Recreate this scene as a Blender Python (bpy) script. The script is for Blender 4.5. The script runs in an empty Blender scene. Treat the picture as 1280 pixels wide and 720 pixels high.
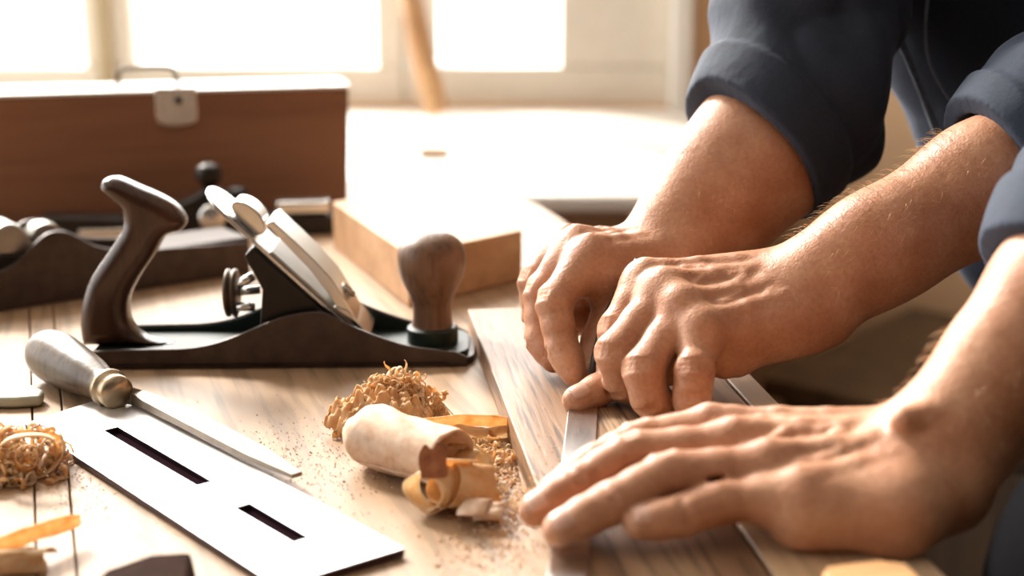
import bpy, bmesh, math, random
import numpy as np
from mathutils import Vector, Matrix
random.seed(7)
SC = bpy.context.scene
COL = SC.collection
WORLD=2.3; WIN=130; SUN=4.2; EXPO=0.72
# ------------------------------------------------------------------ camera geometry
F = 1778.0; TH = math.radians(14.2); CH = 0.267       # camera is CH above the bench top (z = 0)
S_, C_ = math.sin(TH), math.cos(TH)
def ray(px, py):
    u = (px-640)/F; v = (py-360)/F
    return u, C_-v*S_, -S_-v*C_
def W(px, py, Y):
    a, b, c = ray(px, py); t = Y/b
    return Vector((a*t, Y, CH+c*t))
def G(px, py, z=0.0):
    a, b, c = ray(px, py); t = (z-CH)/c
    return Vector((a*t, b*t, z))
# ------------------------------------------------------------------ object helpers
def tag(o, label=None, cat=None, group=None, kind=None):
    if label: o['label'] = label
    if cat: o['category'] = cat
    if group: o['group'] = group
    if kind: o['kind'] = kind
    return o
def empty(name, loc=(0,0,0), rz=0.0):
    o = bpy.data.objects.new(name, None); COL.objects.link(o)
    o.location = loc; o.rotation_euler = (0,0,rz); o.empty_display_size = .02
    return o
def link(name, me, mats, parent=None, loc=None, rz=0.0, smooth=True, bevel=0, seg=2, subsurf=0):
    o = bpy.data.objects.new(name, me); COL.objects.link(o)
    if not isinstance(mats, (list, tuple)): mats = [mats]
    for m in mats: me.materials.append(m)
    if parent: o.parent = parent
    if loc is not None: o.location = loc
    o.rotation_euler = (0,0,rz)
    if smooth: me.polygons.foreach_set('use_smooth', [True]*len(me.polygons))
    if bevel:
        b = o.modifiers.new('bevel','BEVEL'); b.width = bevel; b.segments = seg; b.limit_method = 'ANGLE'; b.angle_limit = math.radians(35)
        b.harden_normals = True
    if subsurf:
        s = o.modifiers.new('sub','SUBSURF'); s.levels = subsurf; s.render_levels = subsurf
    return o
class MB:
    def __init__(s): s.v=[]; s.f=[]; s.m=[]
    def add(s, vs, fs, mi=0):
        n=len(s.v); s.v += [tuple(p) for p in vs]; s.f += [tuple(i+n for i in f) for f in fs]; s.m += [mi]*len(fs)
    def box(s, x0,x1,y0,y1,z0,z1, mi=0, M=None):
        vs=[Vector((x,y,z)) for x in (x0,x1) for y in (y0,y1) for z in (z0,z1)]
        if M: vs=[M@p for p in vs]
        s.add(vs, [(0,1,3,2),(4,6,7,5),(0,4,5,1),(2,3,7,6),(0,2,6,4),(1,5,7,3)], mi)
    def prism(s, poly, a, b, axis='y', mi=0, M=None, cap=True):
        # poly: list of (p,q); extruded from a to b along axis
        def mk(p,q,t):
            return Vector((p,t,q)) if axis=='y' else (Vector((p,q,t)) if axis=='z' else Vector((t,p,q)))
        n=len(poly); vs=[mk(p,q,a) for p,q in poly]+[mk(p,q,b) for p,q in poly]
        if M: vs=[M@p for p in vs]
        fs=[(i,(i+1)%n,(i+1)%n+n,i+n) for i in range(n)]
        if cap: fs += [tuple(range(n-1,-1,-1)), tuple(range(n,2*n))]
        s.add(vs, fs, mi)
    def lathe(s, prof, M=None, n=32, mi=0):
        vs=[];fs=[]
        for r,z in prof:
            for i in range(n):
                a=2*math.pi*i/n; vs.append(Vector((r*math.cos(a), r*math.sin(a), z)))
        for j in range(len(prof)-1):
            for i in range(n):
                k=(i+1)%n; fs.append((j*n+i, j*n+k, (j+1)*n+k, (j+1)*n+i))
        fs.append(tuple(range(n-1,-1,-1))); fs.append(tuple((len(prof)-1)*n+i for i in range(n)))
        if M: vs=[M@p for p in vs]
        s.add(vs,fs,mi)
    def tube(s, pts, rad, n=8, mi=0):
        pts=[Vector(p) for p in pts]; m=len(pts)
        if not isinstance(rad,(list,tuple)): rad=[rad]*m
        vs=[];fs=[]; up=Vector((0.13,0.21,1)).normalized()
        for j,p in enumerate(pts):
            d=(pts[min(j+1,m-1)]-pts[max(j-1,0)]).normalized()
            a=d.cross(up)
            if a.length<1e-4: a=d.cross(Vector((1,0,0)))
            a.normalize(); b=a.cross(d).normalized()
            for i in range(n):
                t=2*math.pi*i/n; vs.append(p+(a*math.cos(t)+b*math.sin(t))*rad[j])
        for j in range(m-1):
            for i in range(n):
                k=(i+1)%n; fs.append((j*n+i,j*n+k,(j+1)*n+k,(j+1)*n+i))
        fs.append(tuple(range(n-1,-1,-1))); fs.append(tuple((m-1)*n+i for i in range(n)))
        s.add(vs,fs,mi)
    def ribbon(s, pts, dirs, w, mi=0):
        # strip through pts, half width vectors dirs*w
        n=len(pts); vs=[]
        for i,(p,d) in enumerate(zip(pts,dirs)):
            ww = w[i] if isinstance(w,(list,tuple)) else w
            vs += [Vector(p)-Vector(d)*ww, Vector(p), Vector(p)+Vector(d)*ww]
        fs=[]
        for i in range(n-1):
            for j in (0,1): fs.append((3*i+j,3*i+j+1,3*i+4+j,3*i+3+j))
        s.add(vs,fs,mi)
    def mesh(s, name):
        me=bpy.data.meshes.new(name); me.from_pydata(s.v,[],s.f); me.polygons.foreach_set('material_index', s.m)
        bm=bmesh.new(); bm.from_mesh(me); bmesh.ops.recalc_face_normals(bm, faces=bm.faces); bm.to_mesh(me); bm.free()
        me.update(); return me
    def build(s, name, mats, parent=None, **k):
        return link(name, s.mesh(name), mats, parent, **k)
def rot_to(d, loc=(0,0,0)):
    # matrix taking +Z to direction d, then to loc
    return Matrix.Translation(Vector(loc)) @ Vector(d).to_track_quat('Z','Y').to_matrix().to_4x4()
def sk(pts, n=6):
    # catmull-rom resample of a list of tuples
    P=[np.array(p,float) for p in pts]; out=[]
    for i in range(len(P)-1):
        p0=P[max(i-1,0)];p1=P[i];p2=P[i+1];p3=P[min(i+2,len(P)-1)]
        for j in range(n):
            t=j/n; out.append(tuple(.5*((2*p1)+(-p0+p2)*t+(2*p0-5*p1+4*p2-p3)*t*t+(-p0+3*p1-3*p2+p3)*t**3)))
    out.append(tuple(P[-1])); return out
# ------------------------------------------------------------------ materials
def new_mat(name):
    m=bpy.data.materials.new(name); m.use_nodes=True; nt=m.node_tree
    return m, nt, nt.nodes['Principled BSDF']
def N(nt, t, **k):
    n=nt.nodes.new(t)
    for a,b in k.items():
        if a.startswith('i_'): n.inputs[a[2:].replace('_',' ')].default_value=b
        else: setattr(n,a,b)
    return n
def ramp(nt, fac, stops):
    r=nt.nodes.new('ShaderNodeValToRGB'); e=r.color_ramp.elements
    while len(e)<len(stops): e.new(.5)
    for x,(p,c) in zip(e,stops): x.position=p; x.color=(*c,1)
    nt.links.new(fac, r.inputs['Fac']); return r.outputs['Color']
def bump(nt, b, h, strength, dist):
    n=N(nt,'ShaderNodeBump'); n.inputs['Strength'].default_value=strength; n.inputs['Distance'].default_value=dist
    nt.links.new(h,n.inputs['Height']); nt.links.new(n.outputs['Normal'], b.inputs['Normal']); return n
def plain(name, col, rough=.5, metal=0.0, noise=0.0, nscale=60, bmp=0.0, coat=0):
    m,nt,b=new_mat(name); b.inputs['Roughness'].default_value=rough; b.inputs['Metallic'].default_value=metal
    tc=N(nt,'ShaderNodeTexCoord'); nz=N(nt,'ShaderNodeTexNoise'); nz.inputs['Scale'].default_value=nscale; nz.inputs['Detail'].default_value=5
    nt.links.new(tc.outputs['Object'], nz.inputs['Vector'])
    a=tuple(c*(1-noise) for c in col); d=tuple(min(1,c*(1+noise)) for c in col)
    nt.links.new(ramp(nt,nz.outputs['Fac'],[(.3,a),(.7,d)]), b.inputs['Base Color'])
    if bmp: bump(nt,b,nz.outputs['Fac'],bmp,.001)
    if coat: b.inputs['Coat Weight'].default_value=coat
    return m
def wood(name, dark, mid, light, axis='y', scale=1.0, rough=.55, fine=1.0, bmp=.3, pores=.35, coat=0):
    m,nt,b=new_mat(name); b.inputs['Roughness'].default_value=rough
    tc=N(nt,'ShaderNodeTexCoord'); mp=N(nt,'ShaderNodeMapping')
    s={'x':(1.5,28,28),'y':(28,1.5,28),'z':(28,28,1.5)}[axis]
    mp.inputs['Scale'].default_value=tuple(q*scale for q in s)
    nt.links.new(tc.outputs['Object'], mp.inputs['Vector'])
    n1=N(nt,'ShaderNodeTexNoise'); n1.inputs['Scale'].default_value=1.0; n1.inputs['Detail'].default_value=6; n1.inputs['Distortion'].default_value=1.2
    nt.links.new(mp.outputs['Vector'], n1.inputs['Vector'])
    mp2=N(nt,'ShaderNodeMapping'); mp2.inputs['Scale'].default_value=tuple(q*scale*9 for q in s)
    nt.links.new(tc.outputs['Object'], mp2.inputs['Vector'])
    n2=N(nt,'ShaderNodeTexNoise'); n2.inputs['Scale'].default_value=1.0*fine; n2.inputs['Detail'].default_value=3
    nt.links.new(mp2.outputs['Vector'], n2.inputs['Vector'])
    c1=ramp(nt,n1.outputs['Fac'],[(.25,dark),(.5,mid),(.75,light)])
    c2=ramp(nt,n2.outputs['Fac'],[(.36,(1-pores,)*3),(.5,(1,1,1))])
    mx=N(nt,'ShaderNodeMix',data_type='RGBA',blend_type='MULTIPLY'); mx.inputs['Factor'].default_value=1
    nt.links.new(c1,mx.inputs['A']); nt.links.new(c2,mx.inputs['B']); nt.links.new(mx.outputs['Result'], b.inputs['Base Color'])
    bump(nt,b,n2.outputs['Fac'],bmp,.0006)
    if coat: b.inputs['Coat Weight'].default_value=coat; b.inputs['Coat Roughness'].default_value=.2
    return m
M={}
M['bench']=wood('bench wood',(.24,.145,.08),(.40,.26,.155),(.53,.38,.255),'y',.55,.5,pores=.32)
M['board']=wood('workpiece oak',(.13,.065,.03),(.29,.165,.09),(.46,.31,.19),'y',1.2,.5,pores=.6,bmp=.6)
M['board_dark']=wood('dark oak strip',(.035,.018,.01),(.07,.038,.022),(.13,.075,.045),'y',1.3,.5,pores=.6,bmp=.7)
M['pale']=wood('pale ash',(.42,.27,.15),(.60,.42,.26),(.72,.55,.37),'y',.8,.5,pores=.2)
M['block']=wood('pale block',(.36,.19,.09),(.50,.29,.15),(.60,.38,.22),'x',.6,.6,pores=.12)
M['case']=wood('mahogany case',(.24,.105,.055),(.31,.145,.08),(.37,.185,.11),'x',.5,.5,pores=.12)
M['tote']=wood('walnut tote',(.028,.010,.005),(.048,.018,.008),(.08,.032,.015),'z',1.0,.27,pores=.2)
M['knob']=wood('walnut knob',(.10,.05,.027),(.155,.08,.045),(.22,.12,.07),'z',1.0,.42,pores=.3)
M['handle']=wood('worn grey handle',(.05,.032,.021),(.11,.075,.05),(.18,.13,.09),'z',1.2,.38,pores=.35)
M['sill']=plain('white painted sill',(.86,.83,.78),.45,0,.02)
M['frame']=plain('cream window paint',(.80,.74,.64),.5,0,.03)
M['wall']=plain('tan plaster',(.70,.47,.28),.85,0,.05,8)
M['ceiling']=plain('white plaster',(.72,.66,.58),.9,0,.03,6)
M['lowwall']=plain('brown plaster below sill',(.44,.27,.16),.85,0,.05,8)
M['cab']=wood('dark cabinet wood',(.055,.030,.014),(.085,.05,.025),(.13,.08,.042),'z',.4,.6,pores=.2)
M['floor']=wood('floor boards',(.10,.06,.035),(.17,.10,.06),(.22,.14,.09),'y',.3,.5)
M['iron']=plain('cast iron side',(.060,.040,.032),.45,.4,.25,90,.15)
M['japan']=plain('dark green japanning',(.004,.014,.010),.5,0,.2,60)
M['steel']=plain('polished steel',(.72,.71,.69),.24,1,.06,40)
M['plate']=plain('satin steel plate',(.80,.78,.78),.36,.75,.04,30)
M['plate_edge']=plain('dark plate edge',(.045,.02,.028),.35,.6,.2,60)
M['steel_d']=plain('dull steel',(.36,.34,.31),.34,1,.12,60)
M['brass']=plain('aged brass',(.40,.32,.22),.35,1,.15,60)
M['blackmetal']=plain('blackened metal',(.022,.017,.014),.38,.5,.2,50)
M['handle_dark']=plain('dark bail',(.12,.08,.05),.4,.5,.1)
M['shirt']=None
# ------------------------------------------------------------------ implicit surfaces
class Field:
    def __init__(s, lo, hi, h):
        s.lo=np.array(lo,float); s.h=h
        s.n=np.maximum(4,np.ceil((np.array(hi,float)-s.lo)/h).astype(int)+1)
        s.x=[(s.lo[i]+h*np.arange(s.n[i])).astype(np.float32) for i in range(3)]
    def new(s): return np.full(tuple(s.n), .05, np.float32)
    def box(s, lo, hi):
        a=np.clip(np.floor((np.array(lo)-s.lo)/s.h).astype(int),0,s.n-1); b=np.clip(np.ceil((np.array(hi)-s.lo)/s.h).astype(int)+1,1,s.n)
        return tuple(slice(int(i),int(j)) for i,j in zip(a,b))
    def pts(s, sl): return s.x[0][sl[0]][:,None,None], s.x[1][sl[1]][None,:,None], s.x[2][sl[2]][None,None,:]
    def cone(s, V, a, b, ra, rb, k=.003, n=None, sc=1.0, sub=False):
        a=np.array(a,float); b=np.array(b,float); R=max(ra,rb)+k+3*s.h+.004
        sl=s.box(np.minimum(a,b)-R, np.maximum(a,b)+R)
        if any(q.start>=q.stop for q in sl): return
        X,Y,Z=s.pts(sl); px=X-a[0];py=Y-a[1];pz=Z-a[2]; ba=b-a
        if n is not None:
            n=np.array(n,float); n/=np.linalg.norm(n); g=(1/sc-1)
            dn=(px*n[0]+py*n[1]+pz*n[2])*g; px=px+dn*n[0];py=py+dn*n[1];pz=pz+dn*n[2]
            ba=ba+n*(ba@n)*g
        L=max(ba@ba,1e-12); t=np.clip((px*ba[0]+py*ba[1]+pz*ba[2])/L,0,1)
        d=np.sqrt((px-t*ba[0])**2+(py-t*ba[1])**2+(pz-t*ba[2])**2)-(ra+(rb-ra)*t)
        if n is not None: d=d*((1+sc)/2)
        v=V[sl]
        if sub:
            d=-d; h=np.maximum(k-np.abs(v-d),0)/k; V[sl]=np.maximum(v,d)+h*h*k/4
        else:
            h=np.maximum(k-np.abs(v-d),0)/k; V[sl]=np.minimum(v,d)-h*h*k/4
    def chain(s, V, P, R, k=.003, n=None, sc=1.0):
        for i in range(len(P)-1): s.cone(V,P[i],P[i+1],R[i],R[i+1],k,n,sc)
def smin(a,b,k):
    h=np.maximum(k-np.abs(a-b),0)/k; return np.minimum(a,b)-h*h*k/4
def nets(fl, V, name):
    ins=V<0; nx,ny,nz=V.shape; h=fl.h
    c=np.zeros((nx-1,ny-1,nz-1),np.uint8)
    for i in (0,1):
        for j in (0,1):
            for k in (0,1): c+=ins[i:nx-1+i,j:ny-1+j,k:nz-1+k]
    act=(c>0)&(c<8); idx=np.full(act.shape,-1,np.int64); ii=np.argwhere(act); idx[act]=np.arange(len(ii))
    acc=np.zeros((len(ii),3)); cnt=np.zeros(len(ii))
    co=[(0,0,0),(1,0,0),(0,1,0),(0,0,1),(1,1,0),(1,0,1),(0,1,1),(1,1,1)]
    ed=[(0,1),(0,2),(0,3),(1,4),(1,5),(2,4),(2,6),(3,5),(3,6),(4,7),(5,7),(6,7)]
    val={q:V[ii[:,0]+q[0],ii[:,1]+q[1],ii[:,2]+q[2]].astype(float) for q in co}
    for p,q in ed:
        A=co[p];B=co[q]; va=val[A];vb=val[B]; m=(va<0)!=(vb<0)
        t=va[m]/(va[m]-vb[m]); A=np.array(A,float);B=np.array(B,float)
        acc[m]+=A+(B-A)*t[:,None]; cnt[m]+=1
    verts=fl.lo+(ii+acc/cnt[:,None])*h
    faces=[]
    for ax in range(3):
        sh=[slice(None)]*3; sh2=[slice(None)]*3; sh[ax]=slice(0,-1); sh2[ax]=slice(1,None)
        a=ins[tuple(sh)]; b=ins[tuple(sh2)]; e=np.argwhere(a!=b)
        o1,o2=[(1,2),(2,0),(0,1)][ax]
        ok=(e[:,o1]>0)&(e[:,o2]>0)&(e[:,o1]<V.shape[o1]-1)&(e[:,o2]<V.shape[o2]-1); e=e[ok]
        fl_=a[e[:,0],e[:,1],e[:,2]]
        def g(d1,d2):
            q=e.copy(); q[:,o1]-=d1; q[:,o2]-=d2; return idx[q[:,0],q[:,1],q[:,2]]
        quad=np.stack([g(1,1),g(0,1),g(0,0),g(1,0)],1)
        quad[~fl_]=quad[~fl_][:,::-1]; faces.append(quad)
    Fq=np.concatenate(faces); Fq=Fq[(Fq>=0).all(1)]
    me=bpy.data.meshes.new(name); me.vertices.add(len(verts)); me.vertices.foreach_set('co',verts.astype(np.float32).ravel())
    me.loops.add(len(Fq)*4); me.loops.foreach_set('vertex_index',Fq.astype(np.int32).ravel())
    me.polygons.add(len(Fq)); me.polygons.foreach_set('loop_start',np.arange(0,len(Fq)*4,4,dtype=np.int32))
    me.update(calc_edges=True); me.validate(); return me
def join_meshes(name, mes):
    bm=bmesh.new()
    for m in mes: bm.from_mesh(m)
    me=bpy.data.meshes.new(name); bm.to_mesh(me); bm.free(); return me
def sdf_extrude(name, poly, hw, r, h=.001):
    # rounded extrusion of polygon (x,z) along y in [-hw,hw]
    P=np.array(poly,float); lo=(P[:,0].min()-.004,-hw-.004,P[:,1].min()-.004); hi=(P[:,0].max()+.004,hw+.004,P[:,1].max()+.004)
    f=Field(lo,hi,h); X=f.x[0][:,None];Z=f.x[2][None,:]
    d2=np.full((len(f.x[0]),len(f.x[2])),1e9); sg=np.ones_like(d2); n=len(P)
    for i in range(n):
        a=P[i];b=P[(i+1)%n]; e=b-a; wx=X-a[0];wz=Z-a[1]; t=np.clip((wx*e[0]+wz*e[1])/(e@e+1e-15),0,1)
        d2=np.minimum(d2,(wx-e[0]*t)**2+(wz-e[1]*t)**2)
        c1=Z>=a[1]; c2=Z<b[1]; c3=(e[0]*wz)>(e[1]*wx)
        fl=(c1&c2&c3)|(~c1&~c2&~c3); sg=np.where(fl,-sg,sg)
    d=(np.sqrt(d2)*sg)[:,None,:]; y=np.abs(f.x[1])[None,:,None]
    wx=d+r; wy=y-hw+r+0*d; wx=wx+0*wy
    V=np.minimum(np.maximum(wx,wy),0)+np.sqrt(np.maximum(wx,0)**2+np.maximum(wy,0)**2)-r
    return nets(f,V.astype(np.float32),name)
# ------------------------------------------------------------------ skin and cloth
def skin_mat():
    m,nt,b=new_mat('skin'); tc=N(nt,'ShaderNodeTexCoord'); ob=tc.outputs['Object']
    n1=N(nt,'ShaderNodeTexNoise'); n1.inputs['Scale'].default_value=38; n1.inputs['Detail'].default_value=4; nt.links.new(ob,n1.inputs['Vector'])
    n2=N(nt,'ShaderNodeTexNoise'); n2.inputs['Scale'].default_value=420; n2.inputs['Detail'].default_value=3; nt.links.new(ob,n2.inputs['Vector'])
    v=N(nt,'ShaderNodeTexVoronoi'); v.inputs['Scale'].default_value=700; nt.links.new(ob,v.inputs['Vector'])
    c=ramp(nt,n1.outputs['Fac'],[(.3,(.41,.18,.09)),(.5,(.50,.25,.145)),(.7,(.58,.325,.20))])
    c2=ramp(nt,n2.outputs['Fac'],[(.3,(.86,.82,.80)),(.6,(1,1,1))])
    mx=N(nt,'ShaderNodeMix',data_type='RGBA',blend_type='MULTIPLY'); mx.inputs['Factor'].default_value=1
    nt.links.new(c,mx.inputs['A']); nt.links.new(c2,mx.inputs['B']); nt.links.new(mx.outputs['Result'],b.inputs['Base Color'])
    b.inputs['Roughness'].default_value=.46
    b.inputs['Subsurface Weight'].default_value=.12; b.inputs['Subsurface Radius'].default_value=(1,.35,.2); b.inputs['Subsurface Scale'].default_value=.004
    n3=N(nt,'ShaderNodeTexNoise'); n3.inputs['Scale'].default_value=150; n3.inputs['Detail'].default_value=4; n3.inputs['Distortion'].default_value=.6; nt.links.new(ob,n3.inputs['Vector'])
    a=N(nt,'ShaderNodeMath',operation='MULTIPLY_ADD'); nt.links.new(v.outputs['Distance'],a.inputs[0]); a.inputs[1].default_value=.3; nt.links.new(n3.outputs['Fac'],a.inputs[2])
    bump(nt,b,a.outputs[0],.38,.0012)
    return m
M['skin']=skin_mat()
M['nail']=plain('finger nail',(.62,.38,.29),.28,0,.04)
def cloth(name,col,rough=.85,sheen=.25):
    m,nt,b=new_mat(name); tc=N(nt,'ShaderNodeTexCoord'); ob=tc.outputs['Object']
    n1=N(nt,'ShaderNodeTexNoise'); n1.inputs['Scale'].default_value=900; n1.inputs['Detail'].default_value=2; nt.links.new(ob,n1.inputs['Vector'])
    n2=N(nt,'ShaderNodeTexNoise'); n2.inputs['Scale'].default_value=22; n2.inputs['Detail'].default_value=4; nt.links.new(ob,n2.inputs['Vector'])
    nt.links.new(ramp(nt,n1.outputs['Fac'],[(.35,tuple(c*.75 for c in col)),(.65,tuple(c*1.25 for c in col))]),b.inputs['Base Color'])
    b.inputs['Roughness'].default_value=rough; b.inputs['Sheen Weight'].default_value=sheen*.4; b.inputs['Sheen Roughness'].default_value=.5
    b.inputs['Sheen Tint'].default_value=(.6,.72,1,1)
    bump(nt,b,n2.outputs['Fac'],.5,.006); return m
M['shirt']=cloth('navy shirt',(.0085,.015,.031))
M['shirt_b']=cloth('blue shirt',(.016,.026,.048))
M['edge']=cloth('shirt edge',(.12,.15,.20))
M['trouser']=cloth('black apron',(.004,.004,.005),.95,.0); M['trouser'].node_tree.nodes['Principled BSDF'].inputs['Specular IOR Level'].default_value=.05
def V3(v): return np.array(v,float)
def lerp(a,b,t): return V3(a)*(1-t)+V3(b)*t
def finger(f, V, J, R, k=.0035):
    """J: MCP, PIP, DIP, tip. R: radii. soft joint bulges"""
    P=[J[0]];Q=[R[0]]
    for i in range(len(J)-1):
        m=lerp(J[i],J[i+1],.5); P+=[m,J[i+1]]; Q+=[(R[i]+R[i+1])*.5*(.93 if i<len(J)-2 else 1.0),R[i+1]]
    f.chain(V,P,Q,k)
def hand(f, V, spec):
    """palm first, then each finger blended in with little blend between fingers"""
    wr=V3(spec['wrist']); mc=[V3(x[0]) for x in spec['fingers']]
    row=mc[-1]-mc[0]; ax=(sum(mc)/4-wr); nrm=np.cross(row,ax); nrm/=np.linalg.norm(nrm)
    if nrm[2]<0: nrm=-nrm         # nrm = dorsal direction
    palm=f.new()
    rw=row/np.linalg.norm(row)
    for i,m in enumerate(mc):
        r=spec['mr'][i]; w=wr+rw*(-.016+.0107*i)
        f.cone(palm, w+nrm*.001, m-nrm*.003, .0145, r, .008)
        f.cone(palm, w-nrm*.009, m-nrm*.010, .0145, r*.9, .010)
    for a,b,ra,rb in spec.get('pads',[]): f.cone(palm,a,b,ra,rb,.010)
    for P,R,n,sc in spec.get('arm',[]): f.chain(palm,[V3(p) for p in P],R,.012,n,sc)
    # tendons and veins on the back of the hand
    def onback(u,t,lift=0):
        u=max(0,min(3,u)); i=min(2,int(u)); f_=u-i; m=mc[i]*(1-f_)+mc[i+1]*f_; r=spec['mr'][i]; w=wr+rw*(-.016+.0107*u)*(1-.25*t)
        return m*(1-t)+w*t + nrm*((r-.003)*(1-t)+.0155*t+lift)
    for i in range(4):
        P=[onback(i,t,l) for t,l in ((0.0,-.0002),(.12,-.0012),(.35,-.0013),(.6,-.0022),(.85,-.0035))]
        f.chain(palm,P,[.0040,.0030,.0026,.0024,.0022],.0045)
    rv=np.random.RandomState(spec.get('seed',1))
    for u0,u1,t0,t1 in ((.5,.9,.10,.75),(1.5,1.1,.05,.6),(2.5,2.1,.08,.9),(1.1,2.3,.55,.35),(2.0,2.9,.95,.5)):
        P=[onback(u0+(u1-u0)*q+.13*math.sin(q*9+u0*5),t0+(t1-t0)*q,-.0008) for q in np.linspace(0,1,7)]
        f.chain(palm,P,[.0014]*7,.0028)
    for a,b,r,k in spec.get('ridges',[]): f.cone(palm,V3(a),V3(b),r,r*.9,k)
    res=None
    digs=[(J,R) for J,R in zip(spec['fingers'],spec['fr'])]
    for J,R in digs+[(spec['thumb'],spec['tr'])]:
        g=f.new(); finger(f,g,[V3(j) for j in J],R)
        t=smin(palm,g,.009)
        res=t if res is None else smin(res,t,.0012)
    # knuckle creases
    for J,R in digs+[(spec['thumb'],spec['tr'])]:
        for q in (1,2):
            p0,p1,p2=V3(J[q-1]),V3(J[q]),V3(J[q+1]); d1=(p1-p0)/np.linalg.norm(p1-p0); d2=(p2-p1)/np.linalg.norm(p2-p1)
            o=(d1-d2)*1.0+nrm*.25; tn=d1+d2; tn/=np.linalg.norm(tn); o=o-tn*(o@tn); o/=np.linalg.norm(o); sd=np.cross(tn,o)
            for off_,rr in ((-.0028,.0007),(0,.0009),(.0026,.0007)) if q==1 else ((-.001,.0007),(.0012,.0006)):
                arc=[p1+tn*(off_+.0006*math.sin(a*3))+(o*math.cos(a)+sd*math.sin(a))*(R[q]+.0006) for a in (-.75,-.4,0,.4,.75)]
                for a_,b_ in zip(arc[:-1],arc[1:]): f.cone(res,a_,b_,rr,rr,.0018,sub=True)
    for a,b,r in spec.get('creases',[]): f.cone(res,V3(a),V3(b),r,r,.0016,sub=True)
    return np.minimum(V,res), nrm
# ------------------------------------------------------------------ the setting
def st(o,label=None): o['kind']='structure'; return o
YW=2.62
mb=MB(); mb.box(-4,4,-1.5,3.4,-.95,-.9); st(mb.build('floor',M['floor'],smooth=False))
mb=MB(); mb.box(-4,4,-1.5,2.62+.3,2.7,2.8); st(mb.build('ceiling',M['ceiling'],smooth=False))
# back wall: below the window, right of it, above it
mb=MB(); mb.box(-3,.33,YW,YW+.25,-.9,-.05); mb.box(.33,.60,YW,YW+.25,-.9,2.7); mb.box(-3,.33,YW,YW+.25,2.4,2.7); mb.box(-3,-2.3,YW,YW+.25,-.05,2.4)
st(mb.build('wall_back',M['wall'],smooth=False))
wr0=Vector((.46,YW,0)); wr1=Vector((2.0,1.35,0)); wd_=(wr1-wr0).normalized(); wn=Vector((-wd_.y,wd_.x,0))
mb=MB(); mb.prism([(wr0.x,wr0.y),(wr1.x,wr1.y),(wr1.x+wn.x*.2,wr1.y+wn.y*.2),(wr0.x+wn.x*.2,wr0.y+wn.y*.2)],-.9,2.7,'z'); st(mb.build('wall_right',M['wall'],smooth=False))
mb=MB(); mb.box(-2.4,.37,1.74,YW,-.078,-.055)
st(mb.build('trim_1',M['sill'],bevel=.008,smooth=True))
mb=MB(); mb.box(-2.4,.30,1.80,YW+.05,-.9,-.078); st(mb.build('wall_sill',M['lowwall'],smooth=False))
# window: frame members with panes
def win(name,x0,x1,wl,wr):
    root=empty(name,(0,0,0)); root['kind']='structure'
    z0,z1=-.055,2.4
    mb=MB(); mb.box(x0,x1,YW+.02,YW+.09,z0,z0+.075); mb.box(x0,x1,YW+.02,YW+.09,z1-.06,z1)
    mb.box(x0,x0+wl,YW+.02,YW+.09,z0+.075,z1-.06); mb.box(x1-wr,x1,YW+.02,YW+.09,z0+.075,z1-.06)
    f=mb.build('window_frame',M['frame'],root,bevel=.006); f['kind']='structure'
    mb=MB(); mb.box(x0+wl,x1-wr,YW+.05,YW+.056,z0+.075,z1-.06); g=mb.build('window_pane',M['glass'],root,smooth=False); g['kind']='structure'
m,nt,b=new_mat('window glass'); nt.nodes.remove(b); out=nt.nodes['Material Output']
tr=N(nt,'ShaderNodeBsdfTransparent'); gl=N(nt,'ShaderNodeBsdfGlossy'); gl.inputs['Roughness'].default_value=.05; lw=N(nt,'ShaderNodeLayerWeight'); lw.inputs['Blend'].default_value=.2
mx=N(nt,'ShaderNodeMixShader'); nt.links.new(lw.outputs['Fresnel'],mx.inputs[0]); nt.links.new(tr.outputs[0],mx.inputs[1]); nt.links.new(gl.outputs[0],mx.inputs[2]); nt.links.new(mx.outputs[0],out.inputs['Surface'])
M['glass']=m
def XW(px): return (px-640)/F*2.63
win('window_1',-2.3,XW(137),.05,XW(137)-XW(107))
win('window_2',XW(137)+.002,XW(505),XW(168)-XW(137),XW(505)-XW(471))
win('window_3',XW(505)+.002,XW(835),XW(545)-XW(505),XW(835)-XW(700))
mb=MB(); mb.box(XW(130),XW(146),YW-.012,YW+.02,-.055,2.35); st(mb.build('trim_2',plain('olive sash bar',(.42,.33,.20),.6,0,.05),bevel=.003))
mb=MB(); mb.box(XW(835),XW(860),YW-.04,YW+.25,-.055,2.4); st(mb.build('trim_3',M['sill'],bevel=.006))
# wooden pole leaning in the window
mb=MB(); mb.tube([W(546,140,2.42),W(534,90,2.45),W(524,50,2.48),W(514,0,2.52),W(500,-80,2.60)],[.020,.021,.021,.020,.019],14)
M['pole']=wood('orange pole',(.42,.20,.07),(.58,.32,.14),(.68,.42,.22),'z',.6)
o=mb.build('wooden_pole',M['pole']); tag(o,'pale orange wooden pole leaning against the bright window','pole')
# dark cabinet under the right of the wall
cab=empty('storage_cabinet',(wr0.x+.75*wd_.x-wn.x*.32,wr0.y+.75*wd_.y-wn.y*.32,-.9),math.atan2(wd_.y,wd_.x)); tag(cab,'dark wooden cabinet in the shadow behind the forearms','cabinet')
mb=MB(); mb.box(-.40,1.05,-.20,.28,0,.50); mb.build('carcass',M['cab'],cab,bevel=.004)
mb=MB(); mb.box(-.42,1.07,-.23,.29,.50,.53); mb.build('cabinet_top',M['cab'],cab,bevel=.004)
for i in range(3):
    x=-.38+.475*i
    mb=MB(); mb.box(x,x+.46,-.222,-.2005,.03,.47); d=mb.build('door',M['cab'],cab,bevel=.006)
    mb=MB(); mb.lathe([(.004,0),(.004,.012),(.012,.018),(.012,.026),(.004,.03)],rot_to((0,-1,0),(x+.42,-.2225,.3)),16); mb.build('knob',M['steel_d'],d)
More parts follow.
